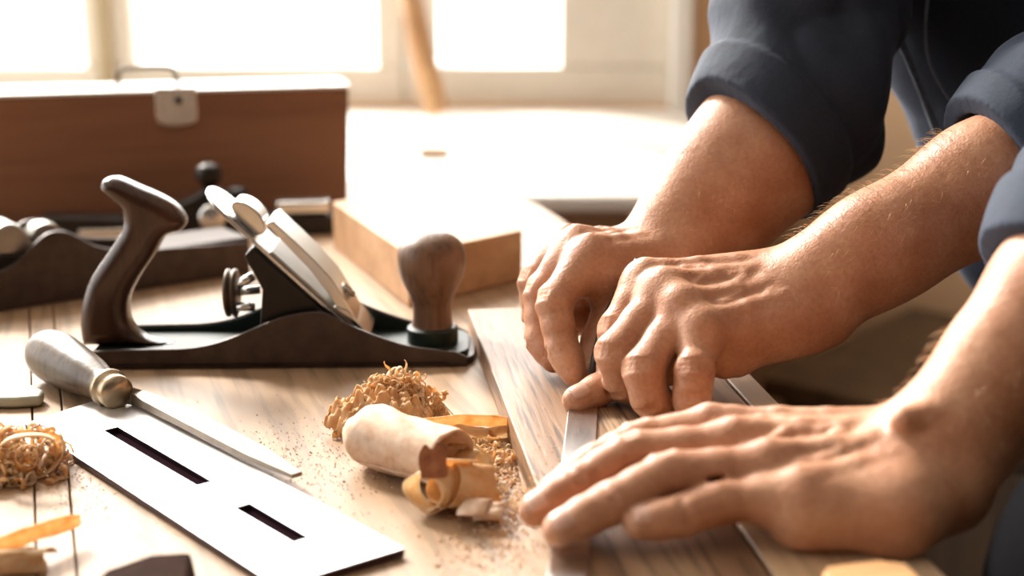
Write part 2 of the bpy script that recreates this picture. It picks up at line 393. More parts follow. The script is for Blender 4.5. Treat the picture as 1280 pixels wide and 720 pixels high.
# ------------------------------------------------------------------ workbench
A1=G(590,400,.016); A2=G(668,600,.016); DB=(A1-A2).normalized(); YAW=math.atan2(-DB.x,DB.y)    # board direction
PB=Vector((DB.y,-DB.x,0))                                                                        # to the right
def off(px,py,z=.016): return (G(px,py,z)-A2).dot(PB)
oA2=off(945,690,.016); oB=off(945,515,.016); oC=off(985,515,.016)
def along(py_px): return (G(*py_px,.016)-A2).dot(DB)
farA=along((590,386))
edge=oC-.004
def edgept(s): return A2+PB*edge+DB*s
pd=Vector((math.tan(math.radians(-18.6)),1,0)).normalized(); pr=Vector((pd.y,-pd.x,0))            # bench plank direction
sA=(G(735,296,0)-A2).dot(DB)
c1=edgept(-.62); c2=edgept(sA-.02); 
poly=[c1,c2,G(722,290),G(700,273),G(672,256),G(640,245),G(560,236),G(430,224)]
back=poly[-1]; poly.append(back+Vector((-.95,-.32,0))); poly.append(Vector((-1.0,.05,0)))
bench=empty('workbench',(0,0,0)); tag(bench,'worn light wooden workbench made of wide planks','workbench')
# planks: clip the bench outline into strips along pd
def clip(P, n, d, keep):   # keep side n.p<=d
    out=[]
    for i in range(len(P)):
        a=P[i];b=P[(i+1)%len(P)]; da=a.dot(n)-d; db=b.dot(n)-d
        if keep<0: da=-da; db=-db
        if da<=0: out.append(a)
        if (da<0<db) or (db<0<da): out.append(a+(b-a)*(da/(da-db)))
    return out
l1=G(37,400,0).dot(pr); l2=G(83,570,0).dot(pr); l0=G(30,645,0).dot(pr)
cuts=[l1-.36,l1-.20,l1-.085]+sorted([l1,l2])
cuts=sorted(cuts)+[l2+.21 if l2>l1 else l1+.21, max(l1,l2)+.42, max(l1,l2)+.60]
cuts=[-9]+cuts+[9]; mb=MB()
for a,b in zip(cuts[:-1],cuts[1:]):
    P=[Vector((p.x,p.y,0)) for p in poly]
    gap=.0004 if a<max(l1,l2)+.01 else .0002
    P=clip(P,pr,b-gap,1); 
    if len(P)<3: continue
    P=clip(P,pr,a+gap,-1)
    if len(P)<3: continue
    mb.prism([(p.x,p.y) for p in P],-.035,0,'z')
me=mb.mesh('top')
# local axes along the planks so the grain follows
Rm=Matrix.Rotation(math.radians(18.6),4,'Z'); me.transform(Rm.inverted()); o=link('bench_top',me,M['bench'],bench,loc=(0,0,0),rz=math.radians(18.6),bevel=.0006,seg=1)
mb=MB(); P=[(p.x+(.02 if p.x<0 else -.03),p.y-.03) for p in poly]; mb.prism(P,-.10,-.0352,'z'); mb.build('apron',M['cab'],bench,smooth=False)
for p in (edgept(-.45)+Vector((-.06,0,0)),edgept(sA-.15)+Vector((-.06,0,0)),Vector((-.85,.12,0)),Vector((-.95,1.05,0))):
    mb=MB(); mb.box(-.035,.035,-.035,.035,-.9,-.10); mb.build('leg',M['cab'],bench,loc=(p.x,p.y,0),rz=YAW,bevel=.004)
# ------------------------------------------------------------------ boards
def board(name,x0,x1,s0,s1,z0,z1,mat,label,cat,bev=.0012,group=None):
    mb=MB(); mb.box(x0,x1,s0,s1,z0,z1); o=mb.build(name,mat,loc=(A2.x,A2.y,0),rz=YAW,bevel=bev)
    return tag(o,label,cat,group)
oR=off(752,512)   # right side of rule
near=-.36
board('oak_board',0,oA2-.001,near,farA,0.0004,.016,M['board'],'wide oak board with a pale left edge under the steel rule','board')
board('ash_board',oA2+.001,oB-.0008,near,farA-.012,.0004,.016,M['pale'],'pale plank between the oak board and the narrow outer batten','board')
board('ash_batten',oB+.0008,oC,near,farA+.01,.0004,.0158,M['pale'],'narrow pale batten along the right edge of the bench','batten')
# offcut at the very bottom
q=G(1082,742,.016); mb=MB(); mb.prism([(-.018,.0),(-.014,.006),(.008,.009),(.018,.004),(.018,-.03),(-.018,-.03)],0.0163,.026,'z')
M['offcut']=wood('orange offcut',(.46,.22,.08),(.62,.33,.14),(.72,.45,.22),'x',1)
tag(mb.build('wood_offcut',M['offcut'],loc=(q.x,q.y,0),rz=YAW,bevel=.0015),'small orange wood offcut beside the flat hand at the bottom edge','wood offcut')
# steel rule
r1=G(728.5,515,.0172); r2=G(711,700,.0172); rd=(r1-r2).normalized(); ra=math.atan2(-rd.x,rd.y); wdt=(G(747,515,.0172)-G(710,515,.0172)).length*math.cos(ra)
rl=empty('steel_rule',(r1.x,r1.y,.0162),ra); tag(rl,'narrow bright steel rule running under the fingers along the oak board','steel rule')
mb=MB(); mb.box(-wdt/2,wdt/2,-.21,.10,0,.0016); mb.build('blade',M['steel'],rl,bevel=.0003)
mb=MB()
for i in range(150):
    y=-.205+.002*i; L=.0052 if i%5==0 else .003
    mb.box(-wdt/2+.0004,-wdt/2+L,y-.00012,y+.00012,.00155,.00168)
for i in range(10):   # worn scratch marks in the middle of the rule
    x=random.uniform(-.004,.004); y=-.02+random.uniform(-.02,.02); mb.box(x-.00015,x+.00015,y,y+random.uniform(.003,.009),.00155,.00168)
gm=mb.build('graduation_marks',M['steel_d'],rl,smooth=False)
# marking knife held in the far hand
k1=W(741,468,.742); k2=W(795,323,.790)
kn=empty('marking_scriber',(0,0,0)); tag(kn,'thin dark scriber pinched between the two working hands, tip above the knuckle','scriber')
dk=(k2-k1).normalized()
mb=MB(); mb.tube([k1,lerp(k1,k2,.3),lerp(k1,k2,.55),lerp(k1,k2,.86)],[.003,.0058,.0058,.003],14); mb.build('grip',M['blackmetal'],kn)
mb=MB(); mb.tube([lerp(k1,k2,.85),lerp(k1,k2,.97),k2],[.0012,.0010,.0006],8); mb.build('point',M['steel'],kn)
# ------------------------------------------------------------------ case, block
b0=W(435,262,1.368); b1_=W(0,278,1.287); cd=Vector((b0.x-b1_.x,b0.y-b1_.y,0)).normalized(); ca=math.atan2(cd.y,cd.x)
case=empty('tool_case',(b0.x,b0.y,0),ca); tag(case,'reddish brown wooden tool case with a pale metal clasp, standing behind the planes','case')
mb=MB(); mb.prism([(0,.0006),(.004,.118),(-.42,.118),(-.42,.0006)],0,.075,'y'); 
mb.build('case_body',M['case'],case,bevel=.0015)
mb=MB(); mb.box(-.424,.006,-.002,.077,.1183,.1215); mb.build('lid',M['sill'],case,bevel=.001)
xc=-(G(435,262).x-0)*0; 
def cx(px): # case-local x of a pixel on the front face
    u=(px-640)/F; a=Vector((cd.x,cd.y)); # solve b0+ s*cd, with z~.11 -> X = u*depth
    s_=0
    for _ in range(20):
        p=b0+cd*s_; dep=p.y*C_+(CH-.11)*S_; s_+= (u*dep-p.x)/cd.x
    return s_
xa,xb=cx(194),cx(246)
mb=MB(); pl=[(xa,.124),(xb,.124),(xb,.098)]+[((xa+xb)/2+(xb-xa)/2*math.cos(t),.098-.006*math.sin(t)-.004) for t in [math.pi*i/8 for i in range(1,8)]]+[(xa,.098)]
mb.prism(pl,-.0045,-.0004,'y'); cl=mb.build('clasp',M['steel'],case,bevel=.001)
mb=MB(); mb.lathe([(.0035,0),(.0035,.004),(.002,.005)],rot_to((0,-1,0),((xa+xb)/2+.002,-.0046,.112)),14); mb.build('keyhole',M['blackmetal'],cl)
hx0,hx1=cx(148),cx(224)
mb=MB(); mb.tube(sk([(hx0,.03,.122),(hx0+.002,.03,.135),(hx0+.01,.03,.139),(hx1-.01,.03,.139),(hx1-.002,.03,.135),(hx1,.02,.122)],5),.0024,8); mb.build('handle',M['handle_dark'],case)
# pale wooden block
B0=W(510,397,.93); Bl=G(418,335,0); Br=G(652,352,0); 
zt=.040
Bf=G(508,388,0.0); # front bottom corner hidden behind the knob
tf=G(510,318,zt); tl=G(415,252,zt); tr_=G(653,288,zt); tb=tl+(tr_-tf)
for p in (tf,tl,tr_): print('block',p)
mb=MB(); mb.prism([(p.x-tf.x,p.y-tf.y) for p in (tf,tl,tb,tr_)],.0004,zt,'z')
o=mb.build('wood_block',M['block'],loc=(tf.x,tf.y,0),bevel=.0015); tag(o,'thick pale wooden block lying behind the round front knob of the plane','wood block')
# small tan scrap on the far end of bench
q=G(541,203,-.055); mb=MB(); mb.box(-.022,.022,-.012,.012,0,.014); tag(mb.build('wood_scrap',M['pale'],loc=(q.x,q.y+.05,-.0548),bevel=.002),'tiny tan wood scrap on the white sill under the leaning pole','wood scrap')
# ------------------------------------------------------------------ people
def field_for(pts, h, pad=.035, clip=None):
    P=np.array([tuple(p) for p in pts]); lo=P.min(0)-pad; hi=P.max(0)+pad
    if clip is not None: lo=np.maximum(lo,clip[0]); hi=np.minimum(hi,clip[1])
    return Field(lo,hi,h)
HQ=.00095
# ---- person A, near (left) hand: knuckles up, fingers curled down on the board, thumb tip out at left
mi=[W(806,349,.765),W(770,412,.748),W(766,460,.742),W(772,486,.733)]
mm=[W(829,364,.750),W(769,441,.722),W(778,478,.727),W(798,490,.734)]
mr=[W(852,388,.737),W(804,463,.706),W(812,498,.704),W(832,507,.712)]
mp=[W(875,414,.724),W(868,464,.700),W(866,490,.697),W(862,507,.698)]
mt=[W(905,430,.765),W(850,452,.760),W(772,476,.742),W(719,500,.726)]
mw=W(1012,362,.762)
mel=W(1440,120,.80)
m1=W(1100,310,.768); m2=W(1235,232,.778); m3=W(1340,172,.79)
specM=dict(wrist=mw, fingers=[mi,mm,mr,mp], fr=[[.0100,.0098,.0085,.0072],[.0104,.0106,.0092,.0078],[.0102,.0108,.0096,.0080],[.0098,.0100,.0092,.0082]],
  thumb=mt, tr=[.015,.0125,.0095,.0072], mr=[.0112,.0112,.0110,.0108],
  pads=[(W(925,432,.742),W(1000,400,.750),.0125,.018),(W(905,452,.730),W(915,446,.736),.0085,.010),(W(870,440,.765),W(960,400,.775),.014,.016)],
  arm=[([mw,W(1055,338,.765),m1,m2,m3],[.0285,.030,.0335,.039,.038],(0,.75,.55),.78)],
  ridges=[])
# bumps at the knuckles
specM['pads'] += [(W(829,357,.743),W(829,358,.743),.0090,.0090),(W(852,379,.729),W(852,380,.729),.0092,.0092),(W(876,408,.716),W(876,409,.716),.0094,.0094)]
# ---- person A, far (right) hand
bi=[W(736,322,.800),W(692,378,.780),W(703,436,.767),W(717,466,.758)]
bm_=[W(720,310,.818),W(676,366,.806),W(676,424,.793),W(692,450,.782)]
br=[W(708,308,.837),W(668,350,.828),W(672,398,.822),W(708,420,.812)]
bp=[W(702,312,.856),W(682,352,.850),W(704,396,.842),W(738,408,.830)]
bt=[W(805,350,.815),W(770,382,.800),W(750,424,.784),W(737,462,.764)]
bw=W(826,322,.838)
b1=W(862,285,.850); b2=W(905,238,.866); b3=W(950,192,.884); b4=W(1000,140,.905)
specB=dict(wrist=bw, fingers=[bi,bm_,br,bp], fr=[[.0112,.0104,.0092,.0075],[.0112,.0102,.0092,.0075],[.0108,.0100,.0090,.0074],[.0098,.0088,.008,.007]],
  thumb=bt, tr=[.016,.0125,.0105,.0085], mr=[.0125,.0122,.012,.011],
  pads=[(W(800,340,.815),W(760,352,.800),.015,.012),(W(800,350,.845),W(745,352,.845),.020,.018)],
  arm=[([bw,b1,b2,b3,b4],[.0275,.032,.0395,.044,.036],(.45,-.6,.6),.80)],
  ridges=[])
# ---- person B, near (left) hand lying flat on the steel rule
fi=[W(887,538,.610),W(800,549,.604),W(740,580,.590),W(690,616,.580)]
fm=[W(918,557,.590),W(788,566,.583),W(722,606,.572),W(669,638,.564)]
fr=[W(960,586,.568),W(834,592,.565),W(762,630,.552),W(700,662,.543)]
fp=[W(1000,622,.552),W(900,627,.553),W(852,645,.547),W(800,654,.544)]
ft=[W(1040,560,.625),W(965,560,.640),W(890,556,.645),W(850,560,.645)]
fw=W(1160,572,.580)
f1=W(1205,530,.587); f2=W(1262,460,.598); f3=W(1330,375,.612); f4=W(1400,290,.63)
specF=dict(wrist=fw, fingers=[fi,fm,fr,fp], fr=[[.0100,.0092,.0080,.0066],[.0106,.0096,.0085,.0072],[.0106,.0098,.0088,.0074],[.0104,.0092,.0084,.0072]],
  thumb=ft, tr=[.015,.0115,.0095,.008], mr=[.0115,.0118,.0118,.0122],
  pads=[(W(1010,640,.550),W(1120,640,.549),.0125,.0160),(W(1120,640,.549),W(1168,610,.572),.0165,.018),(W(1080,590,.60),W(1150,590,.598),.015,.018)],
  arm=[([fw,f1,f2,f3,f4],[.0265,.0268,.0300,.035,.038],(.35,-.75,-.1),.86)],
  ridges=[(W(1130,524,.566),W(1172,515,.570),.0048,.005)])
def build_hand(spec, h=HQ, extra=[]):
    P=[spec['wrist']]+[p for J in spec['fingers'] for p in J]+list(spec['thumb'])+[p for a in spec['arm'] for p in a[0]]
    f=field_for(P,h,.05); V=f.new(); V,n=hand(f,V,spec); return nets(f,V,'hand'),n
meM,nM=build_hand(specM); meB,nB=build_hand(specB); meF,nF=build_hand(specF)
def coarse(chains, h, name):
    f=field_for([p for c in chains for p in c[0]],h,.16); V=f.new()
    for P,R,n,sc in chains: f.chain(V,[V3(p) for p in P],R,.03,n,sc)
    return nets(f,V,name)
# upper arms and trunk of person A, inside the shirt (skin stays under the cloth)
shA=Vector((.30,1.02,.42)); shA2=Vector((.44,.86,.42)); chest=Vector((.44,1.0,.33)); hip=Vector((.66,1.02,-.12))
elB=W(1000,140,.905); elM=W(1450,120,.80)
core=coarse([([b3,elB,shA],[.036,.036,.038],None,1),([m3,elM,shA2],[.034,.036,.038],None,1),
             ([shA,chest,shA2],[.05,.06,.05],None,1),([chest,hip],[.09,.09],None,1)],.006,'core')
bodyA=join_meshes('person_body',[meM,meB,core])
pA=empty('person',(0,0,0)); tag(pA,'person in a dark navy shirt leaning over the board, both hands gripping above it','person')
def smooth(o,it=2):
    s=o.modifiers.new('smooth','SMOOTH'); s.factor=.5; s.iterations=it; return o
smooth(link('body',bodyA,M['skin'],pA))
# person B
elF=W(1470,210,.66); shF=Vector((.62,.50,.36)); hipF=Vector((.62,.40,-.2))
coreF=coarse([([f3,elF,shF],[.034,.038,.05],None,1),([shF,hipF],[.08,.09],None,1)],.006,'coreF')
pB=empty('person',(0,0,0)); tag(pB,'nearest person in a blue shirt and black apron, one hand laid flat with fingers spread','person')
smooth(link('body',join_meshes('person_body',[meF,coreF]),M['skin'],pB))
# ---- nails
def nail(parent, dip, tip, dorsal, r, ln=.011, wd=.0052):
    d=(V3(tip)-V3(dip)); d/=np.linalg.norm(d); up=V3(dorsal)-d*(V3(dorsal)@d); up/=np.linalg.norm(up); sd=np.cross(d,up)
    mb=MB(); n=9; m=9; vs=[];fs=[]
    for i in range(n):
        for j in range(m):
            a=(j/(m-1)-.5)*1.9; t=i/(n-1); wid=1-.18*abs(t-.5)**2*4
            rr=r+.0003
            p=V3(tip)+d*(-ln*.72+ln*t+.0)+(sd*math.sin(a*wid)+up*math.cos(a*wid))*(rr-.0012*max(0,(t-.5)*2)**2)
            vs.append(p)
    for i in range(n-1):
        for j in range(m-1): fs.append((i*m+j,i*m+j+1,(i+1)*m+j+1,(i+1)*m+j))
    mb.add(vs,fs); o=mb.build('fingernail',M['nail'],parent)
    s=o.modifiers.new('sol','SOLIDIFY'); s.thickness=.0005; s.offset=0
for J,R in ((fm,specF['fr'][1]),(fr,specF['fr'][2]),(fp,specF['fr'][3]),(fi,specF['fr'][0])):
    nail(pB,J[2],J[3],nF+V3((0,-.1,.0)),R[3])
nail(pA,mt[2],mt[3],(0.0,-.2,.9),.0072)
# ---- sleeves as hollow cloth shells
def folds(X,Y,Z,a,fr,seed,axis):
    rs=np.random.RandomState(seed); out=0
    ax=V3(axis)/np.linalg.norm(axis)
    for i in range(5):
        v=rs.randn(3); v=v+ax*1.2; v/=np.linalg.norm(v); w=rs.randn(3)
        ph=rs.rand()*6; f=fr*(.6+.9*rs.rand())
        q=(X*v[0]+Y*v[1]+Z*v[2])*f+ph+1.3*np.sin((X*w[0]+Y*w[1]+Z*w[2])*f*.45+ph)
        out=out+ (1-2*np.abs(np.sin(q*.5)))**1 * a/3
    return out.astype(np.float32)
def sleeve(P,R,cuff_n,name,h=.002,fold=.004,freq=70,seed=1,ext=None,cuffw=.03,wall=.0035,trunk=[]):
    """P[0] is the cuff centre; cuff_n points out of the sleeve towards the hand"""
    allp=list(P)+[p for c in trunk for p in c[0]]
    f=field_for(allp,h,max(R)+.02+(max([max(c[1]) for c in trunk]) if trunk else 0)*.6); V=f.new(); I=f.new()
    f.chain(V,[V3(p) for p in P],R,.02)
    for c in trunk: f.chain(V,[V3(p) for p in c[0]],c[1],.04,c[2],c[3])
    X,Y,Z=f.pts(tuple(slice(0,int(k)) for k in f.n)); ax=V3(P[1])-V3(P[0])
    sd=((X-P[0][0])*cuff_n[0]+(Y-P[0][1])*cuff_n[1]+(Z-P[0][2])*cuff_n[2]).astype(np.float32)
    rad=np.sqrt((X-P[0][0])**2+(Y-P[0][1])**2+(Z-P[0][2])**2-sd**2+1e-9)
    V+=folds(X,Y,Z,fold,freq,seed,ax)*np.where(rad<R[0]*1.9,np.clip((-sd-.025)/.03,.12,1),1).astype(np.float32)
    near=rad<R[0]*1.9
    band=np.clip((sd+cuffw)/.004,0,1)*near
    V-= (band*.0035).astype(np.float32)                         # rolled cuff stands proud
    inner=(rad-(R[0]-.0045)).astype(np.float32)
    deep=(sd>-.022)&near
    V=np.where(deep,np.maximum(V,-inner),V)                     # hollow near the opening
    # cut at the cuff plane with a slightly wavy edge
    V=np.where(near,np.maximum(V,sd+.002*np.sin(X*140+Z*90)),V)
    return nets(f,V.astype(np.float32),name)
def nv(a,b): v=V3(a)-V3(b); return v/np.linalg.norm(v)
# far sleeve + trunk of person A
cB=W(946,196,.882); 
# cuff plane: photo shows it opening down-left, with the lower lip far right
cn=nv(W(905,238,.866),W(975,172,.89))
slA=sleeve([cB,W(985,130,.905),W(1016,10,.93),W(1045,-120,.96),W(1090,-260,1.0)],[.0485,.054,.050,.056,.065],cn,'slA',.002,.0075,62,3)
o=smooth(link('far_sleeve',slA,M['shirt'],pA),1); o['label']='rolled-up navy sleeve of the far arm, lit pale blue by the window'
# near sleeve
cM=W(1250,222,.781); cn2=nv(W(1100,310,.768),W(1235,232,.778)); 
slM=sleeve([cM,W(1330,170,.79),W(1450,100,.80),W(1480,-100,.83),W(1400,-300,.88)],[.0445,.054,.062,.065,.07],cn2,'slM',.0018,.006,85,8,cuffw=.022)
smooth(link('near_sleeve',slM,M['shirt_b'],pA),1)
# trunk
ft_=field_for([(.28,.92,.0),(.8,1.16,.5)],.004,.02); V=ft_.new()
t1=W(1250,-90,1.02); t2=W(1302,60,1.02); t3=W(1370,230,1.02); t4=W(1420,300,1.02)
ft_.chain(V,[V3(t1),V3(t2),V3(t3),V3(t4)],[.098,.095,.098,.10],.03,(0,1,0),.8)
ft_.chain(V,[V3(t1)+V3((.1,0,0)),V3(t4)+V3((.1,0,0))],[.11,.11],.03,(0,1,0),.8)
X,Y,Z=ft_.pts(tuple(slice(0,int(k)) for k in ft_.n)); V+=folds(X,Y,Z,.006,45,5,(1,0,1))
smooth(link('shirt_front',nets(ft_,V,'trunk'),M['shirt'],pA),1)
def strip(name,pts,r,mat,parent):
    mb=MB(); mb.tube(sk(pts,6),r,8); return mb.build(name,mat,parent)
o=strip('placket_edge',[W(1092,-30,.97),W(1112,20,.955),W(1138,80,.945),W(1160,135,.94),W(1180,190,.94)],.0026,M['edge'],pA); o['label']='pale blue folded edge of the open shirt front'
strip('shirt_seam',[W(1162,-20,.925),W(1157,30,.925),W(1160,70,.925),W(1175,105,.925),W(1200,142,.93)],.0010,M['edge'],pA)
# person B sleeve and trunk
cF=W(1345,372,.614); cn3=nv(f1,f3)
slF=sleeve([cF,W(1400,295,.63),elF,Vector((.60,.52,.30))],[.043,.050,.058,.07],cn3,'slF',.002,.005,80,11)
smooth(link('sleeve',slF,M['shirt_b'],pB),1)
fb=field_for([(.16,.30,-.35),(.75,.62,.3)],.005,.02); V=fb.new()
fb.chain(V,[V3((.262,.50,.015)),V3((.262,.50,-.14)),V3((.275,.48,-.3))],[.074,.085,.09],.03)
fb.chain(V,[V3((.50,.47,.20)),V3((.46,.47,0)),V3((.48,.45,-.3))],[.10,.11,.12],.04)
X,Y,Z=fb.pts(tuple(slice(0,int(k)) for k in fb.n)); V+=folds(X,Y,Z,.005,50,2,(0,0,1))
smooth(link('apron',nets(fb,V,'apron'),M['trouser'],pB),1)
# ---- arm hair on the near forearm, standing up against the light
def hairs(parent, me, regions, n, seed, name):
    rs=random.Random(seed); bm=bmesh.new(); bm.from_mesh(me); bm.faces.ensure_lookup_table()
    axis=None; mb=MB(); cand=[]
    for (a,b,lo,hi) in regions:
        a=Vector(a);b=Vector(b); d=(b-a)
        for fc in bm.faces:
            c=fc.calc_center_median().copy(); t=(c-a).dot(d)/d.length_squared
            if lo<t<hi:
                nn=fc.normal.copy()
                if nn.z>.15: cand.append((c,nn,d.normalized()))
    bm.free(); rs.shuffle(cand)
    for c,nn,d in cand[:n]:
        L=rs.uniform(.003,.0075); side=nn.cross(d).normalized()*rs.uniform(-.6,.6)
        t=(-d*.9+side).normalized(); p=[c-nn*.0005]
        for k in range(1,4):
            u=k/3; p.append(c+nn*(L*.62*math.sin(u*1.4))+t*L*.8*u*u+side*L*.2*u)
        mb.tube(p,[.00011,.00010,.00008,.00003],3)
    o=mb.build(name,M['hair'],parent); tag(o,kind='stuff'); return o
M['hair']=plain('fine arm hair',(.85,.62,.38),.35)
hairs(pA,meM,[(mw,m2,.05,.95)],480,4,'arm_hair')
hairs(pA,meB,[(bw,b3,.1,.6)],60,5,'arm_hair')
hairs(pB,meF,[(fw,f2,.1,1.0)],100,6,'arm_hair')
# ------------------------------------------------------------------ main smoothing plane
H0=G(104,463,0); T0=G(594,459,0); pz=math.atan2(T0.y-H0.y,T0.x-H0.x); PL=(T0-H0).length
pl=empty('hand_plane',tuple(H0),pz); tag(pl,'large metal bench plane with curved dark wooden handle, round front knob and bright lever cap','hand plane')
def PX(px,py,yl):
    Y=H0.y+yl
    for _ in range(3):
        w=W(px,py,Y); dx=w.x-H0.x; Y=H0.y+yl*math.cos(pz)+dx*math.tan(pz)
    d=Matrix.Rotation(-pz,3,'Z')@(w-H0); return (d.x,d.z)
WD=.062
# body: sole + two cheeks
side=[PX(100+4,461,0)]+[PX(*p,0) for p in [(104,440),(150,438),(200,437),(230,436),(258,432),(285,424),(317,411),(348,398),(370,393),(394,390),(412,394),(433,405),(472,421),(511,433),(548,438),(569,440)]]
side=[(x,max(z,.001)) for x,z in side]; xs=side[-1][0]
cheek=[(.004,.001)]+[(max(x,.004),z) for x,z in side[1:]]+[(xs+.008,.006),(xs+.008,.001)]
cheek=[(.004,.001)]+[(p[0],p[1]) for p in sk([(x,z) for x,z in cheek[1:-2]],3)]+[(xs+.008,.006),(xs+.008,.001)]
mb=MB()
mb.prism(cheek,0,.0036,'y'); mb.prism(cheek,WD-.0036,WD,'y')
sole=[(0,.010),(.004,.002),(.012,0),(PL-.016,0)]+[(PL-.016+.016*math.sin(t),.016-.016*math.cos(t)) for t in [math.pi/2*i/6 for i in range(1,7)]]
sole=sole+[(x,WD-y) for x,y in sole[::-1]]
mb.prism(sole,.0004,.005,'z')
mb.build('body',M['iron'],pl,bevel=.0009)
inn=[(x,WD/2+(y-WD/2)*.93) for x,y in sole]; inn=[(.003+(x/PL)*(PL-.007),y) for x,y in inn]
mb=MB(); mb.prism(inn,.0051,.0085,'z')
ch2=[(x,z-.0012) for x,z in cheek[1:-2]]; ch2=[(max(.006,x),max(z,.002)) for x,z in ch2]
mb.prism([(.006,.002)]+ch2+[(xs+.005,.002)],.0037,.0046,'y'); mb.prism([(.006,.002)]+ch2+[(xs+.005,.002)],WD-.0046,WD-.0037,'y')
kx,kz=PX(541,432,WD/2)
mb.lathe([(.0165,.0),(.0165,.010),(.0150,.0113)],Matrix.Translation((kx,WD/2,.0075)),28)
ir_bot=PX(458,418,WD/2); ir_top=PX(256,238,WD/2-.004)
d_=Vector((ir_top[0]-ir_bot[0],0,ir_top[1]-ir_bot[1])); IL=d_.length; ang=math.atan2(d_.z,-d_.x); print('iron',ir_bot,ir_top,IL,math.degrees(ang))
# bed webs
mb.build('bed',M['japan'],pl,bevel=.0006)
# slope frame: +X' up the iron, +Z' normal (towards the toe and up), Y' across
ex=d_.normalized(); ey=Vector((0,1,0)); ez=Vector((-ex.z*-1,0,0)); ez=Vector((ex.z,0,-ex.x))
SL=Matrix(((ex.x,ey.x,ez.x,ir_bot[0]),(0,1,0,WD/2),(ex.z,ey.z,ez.z,ir_bot[1]),(0,0,0,1)))
# frog
fp=[(.006,-.002),(.105,-.002),(.105,-.010),(.062,-.030),(.045,-.050),(.02,-.022)]
def slp(p): v=SL@Vector((p[0],0,p[1])); return (v.x,v.z)
fr_=[slp((.008,-.0015)),slp((.092,-.0015)),slp((.092,-.009))]; bx=slp((.092,-.009))
fr_+= [(bx[0]+.010,bx[1]-.022),(bx[0]+.006,.0086),(ir_bot[0]-.010,.0086)]
mb=MB(); mb.prism(fr_,WD/2-.023,WD/2+.023,'y'); fg=mb.build('frog',M['blackmetal'],pl,bevel=.0012)
def strap(name,x0,x1,hw,z0,z1,mat,parent,roundtop=True,bev=.0006,arc=8):
    P=[(x0,-hw),(x1-(hw*.72 if roundtop else 0),-hw)]
    if roundtop: P+=[(x1-hw*.72+hw*.72*math.sin(t),-hw*math.cos(t)) for t in [math.pi*i/arc for i in range(1,arc)]]
    P+=[(x1-(hw*.72 if roundtop else 0),hw),(x0,hw)]
    mb=MB(); mb.prism(P,z0,z1,'z',M=SL); return mb.build(name,mat,parent,bevel=bev)
strap('blade',.0,IL,.0225,0,.0024,M['steel'],pl)
strap('chip_breaker',.006,IL*.60,.0215,.0026,.0044,M['steel_d'],pl,False)
# lever cap: arched profile across the slope
pr_=[(.004,.0046),(.010,.0062),(.026,.0115),(.045,.0165),(.062,.0180),(.080,.0185),(.100,.0185),(.102,.0140),(.060,.0115),(.04,.008),(.03,.0046)]
mb=MB()
hw0=lambda x:.0205-.02*x*0
mb.prism([(x*IL/.145,z) for x,z in pr_],-.0195,.0195,'y',M=SL); lc=mb.build('lever_cap',M['steel'],pl,bevel=.0012)
mb=MB(); mb.prism([(.0,.0045),(.0,.0062),(.022,.0085),(.03,.0046)],-.0215,.0215,'y',M=SL); mb.build('cap_lip',M['steel'],lc,bevel=.0005)
# cam lever on top
cam=[(.100,.0028),(.098,.0080),(.103,.0125),(.111,.0145),(.120,.0135),(.126,.0095),(.125,.0050),(.118,.0028)]
mb=MB(); mb.prism([(p[0],p[1]) for p in sk([(x*IL/.145,z) for x,z in cam],3)],-.012,.012,'y',M=SL); mb.build('cam_lever',M['steel'],lc,bevel=.0012)
mb=MB(); mb.lathe([(.0055,0),(.0055,.002),(.003,.0028)],SL@Matrix.Translation((.030*IL/.145,0,.0125)),18); sc=mb.build('cap_screw',M['steel_d'],lc,bevel=.0004)
mb=MB(); mb.box(-.0045,.0045,-.0005,.0005,.0022,.0031,M=SL@Matrix.Translation((.030*IL/.145,0,.0125))); mb.build('screw_slot',M['blackmetal'],sc,smooth=False)
# tote
tp=[(130,224),(146,221),(172,232),(196,242),(216,253),(230,268),(233,279),(226,288),(214,291),(205,297),(194,317),(181,336),(171,352),(164,366),(161,378),(161,390),(164,402),(171,412),(183,421),(200,426),(217,429),(217,436),(160,440),(112,442),(106,432),(103,418),(102,402),(103,384),(107,367),(113,350),(124,332),(136,315),(147,298),(153,288),(156,277),(155,266),(151,258),(140,249),(130,240),(127,232)]
pts=[PX(x,y,WD/2-.002) for x,y in tp]; pts=[(x,max(z,.0087)) for x,z in pts]
pts=[(p[0],p[1]) for p in sk(pts+[pts[0]],3)][:-1]
me=sdf_extrude('tote',pts,.0125,.0095,.0009)
o=link('tote',me,M['tote'],pl,loc=(0,WD/2,0)); smooth(o,2); o['label']='dark brown curved rear handle with a glossy rounded top'  # one glossy wood throughout; brightness on top is only reflected light
# knob
sc_=.00052
prf=[(432,26),(422,24.5),(410,24.5),(402,25.5),(394,28.5),(387,31.5),(378,36),(368,40),(355,42.8),(344,43),(336,41.5),(328,37.5),(321,30),(316,20),(313.5,10),(313,.5)]
bz=.0190
pf=[(r*sc_*.98, bz+(432-y)*sc_) for y,r in prf]
mb=MB(); mb.lathe([(p[0],p[1]) for p in sk([(.0005,bz-.0002)]+pf[:1],1)]+[(p[0],p[1]) for p in sk(pf,4)],Matrix.Translation((kx,WD/2,0)),40); kb=mb.build('front_knob',M['knob'],pl)
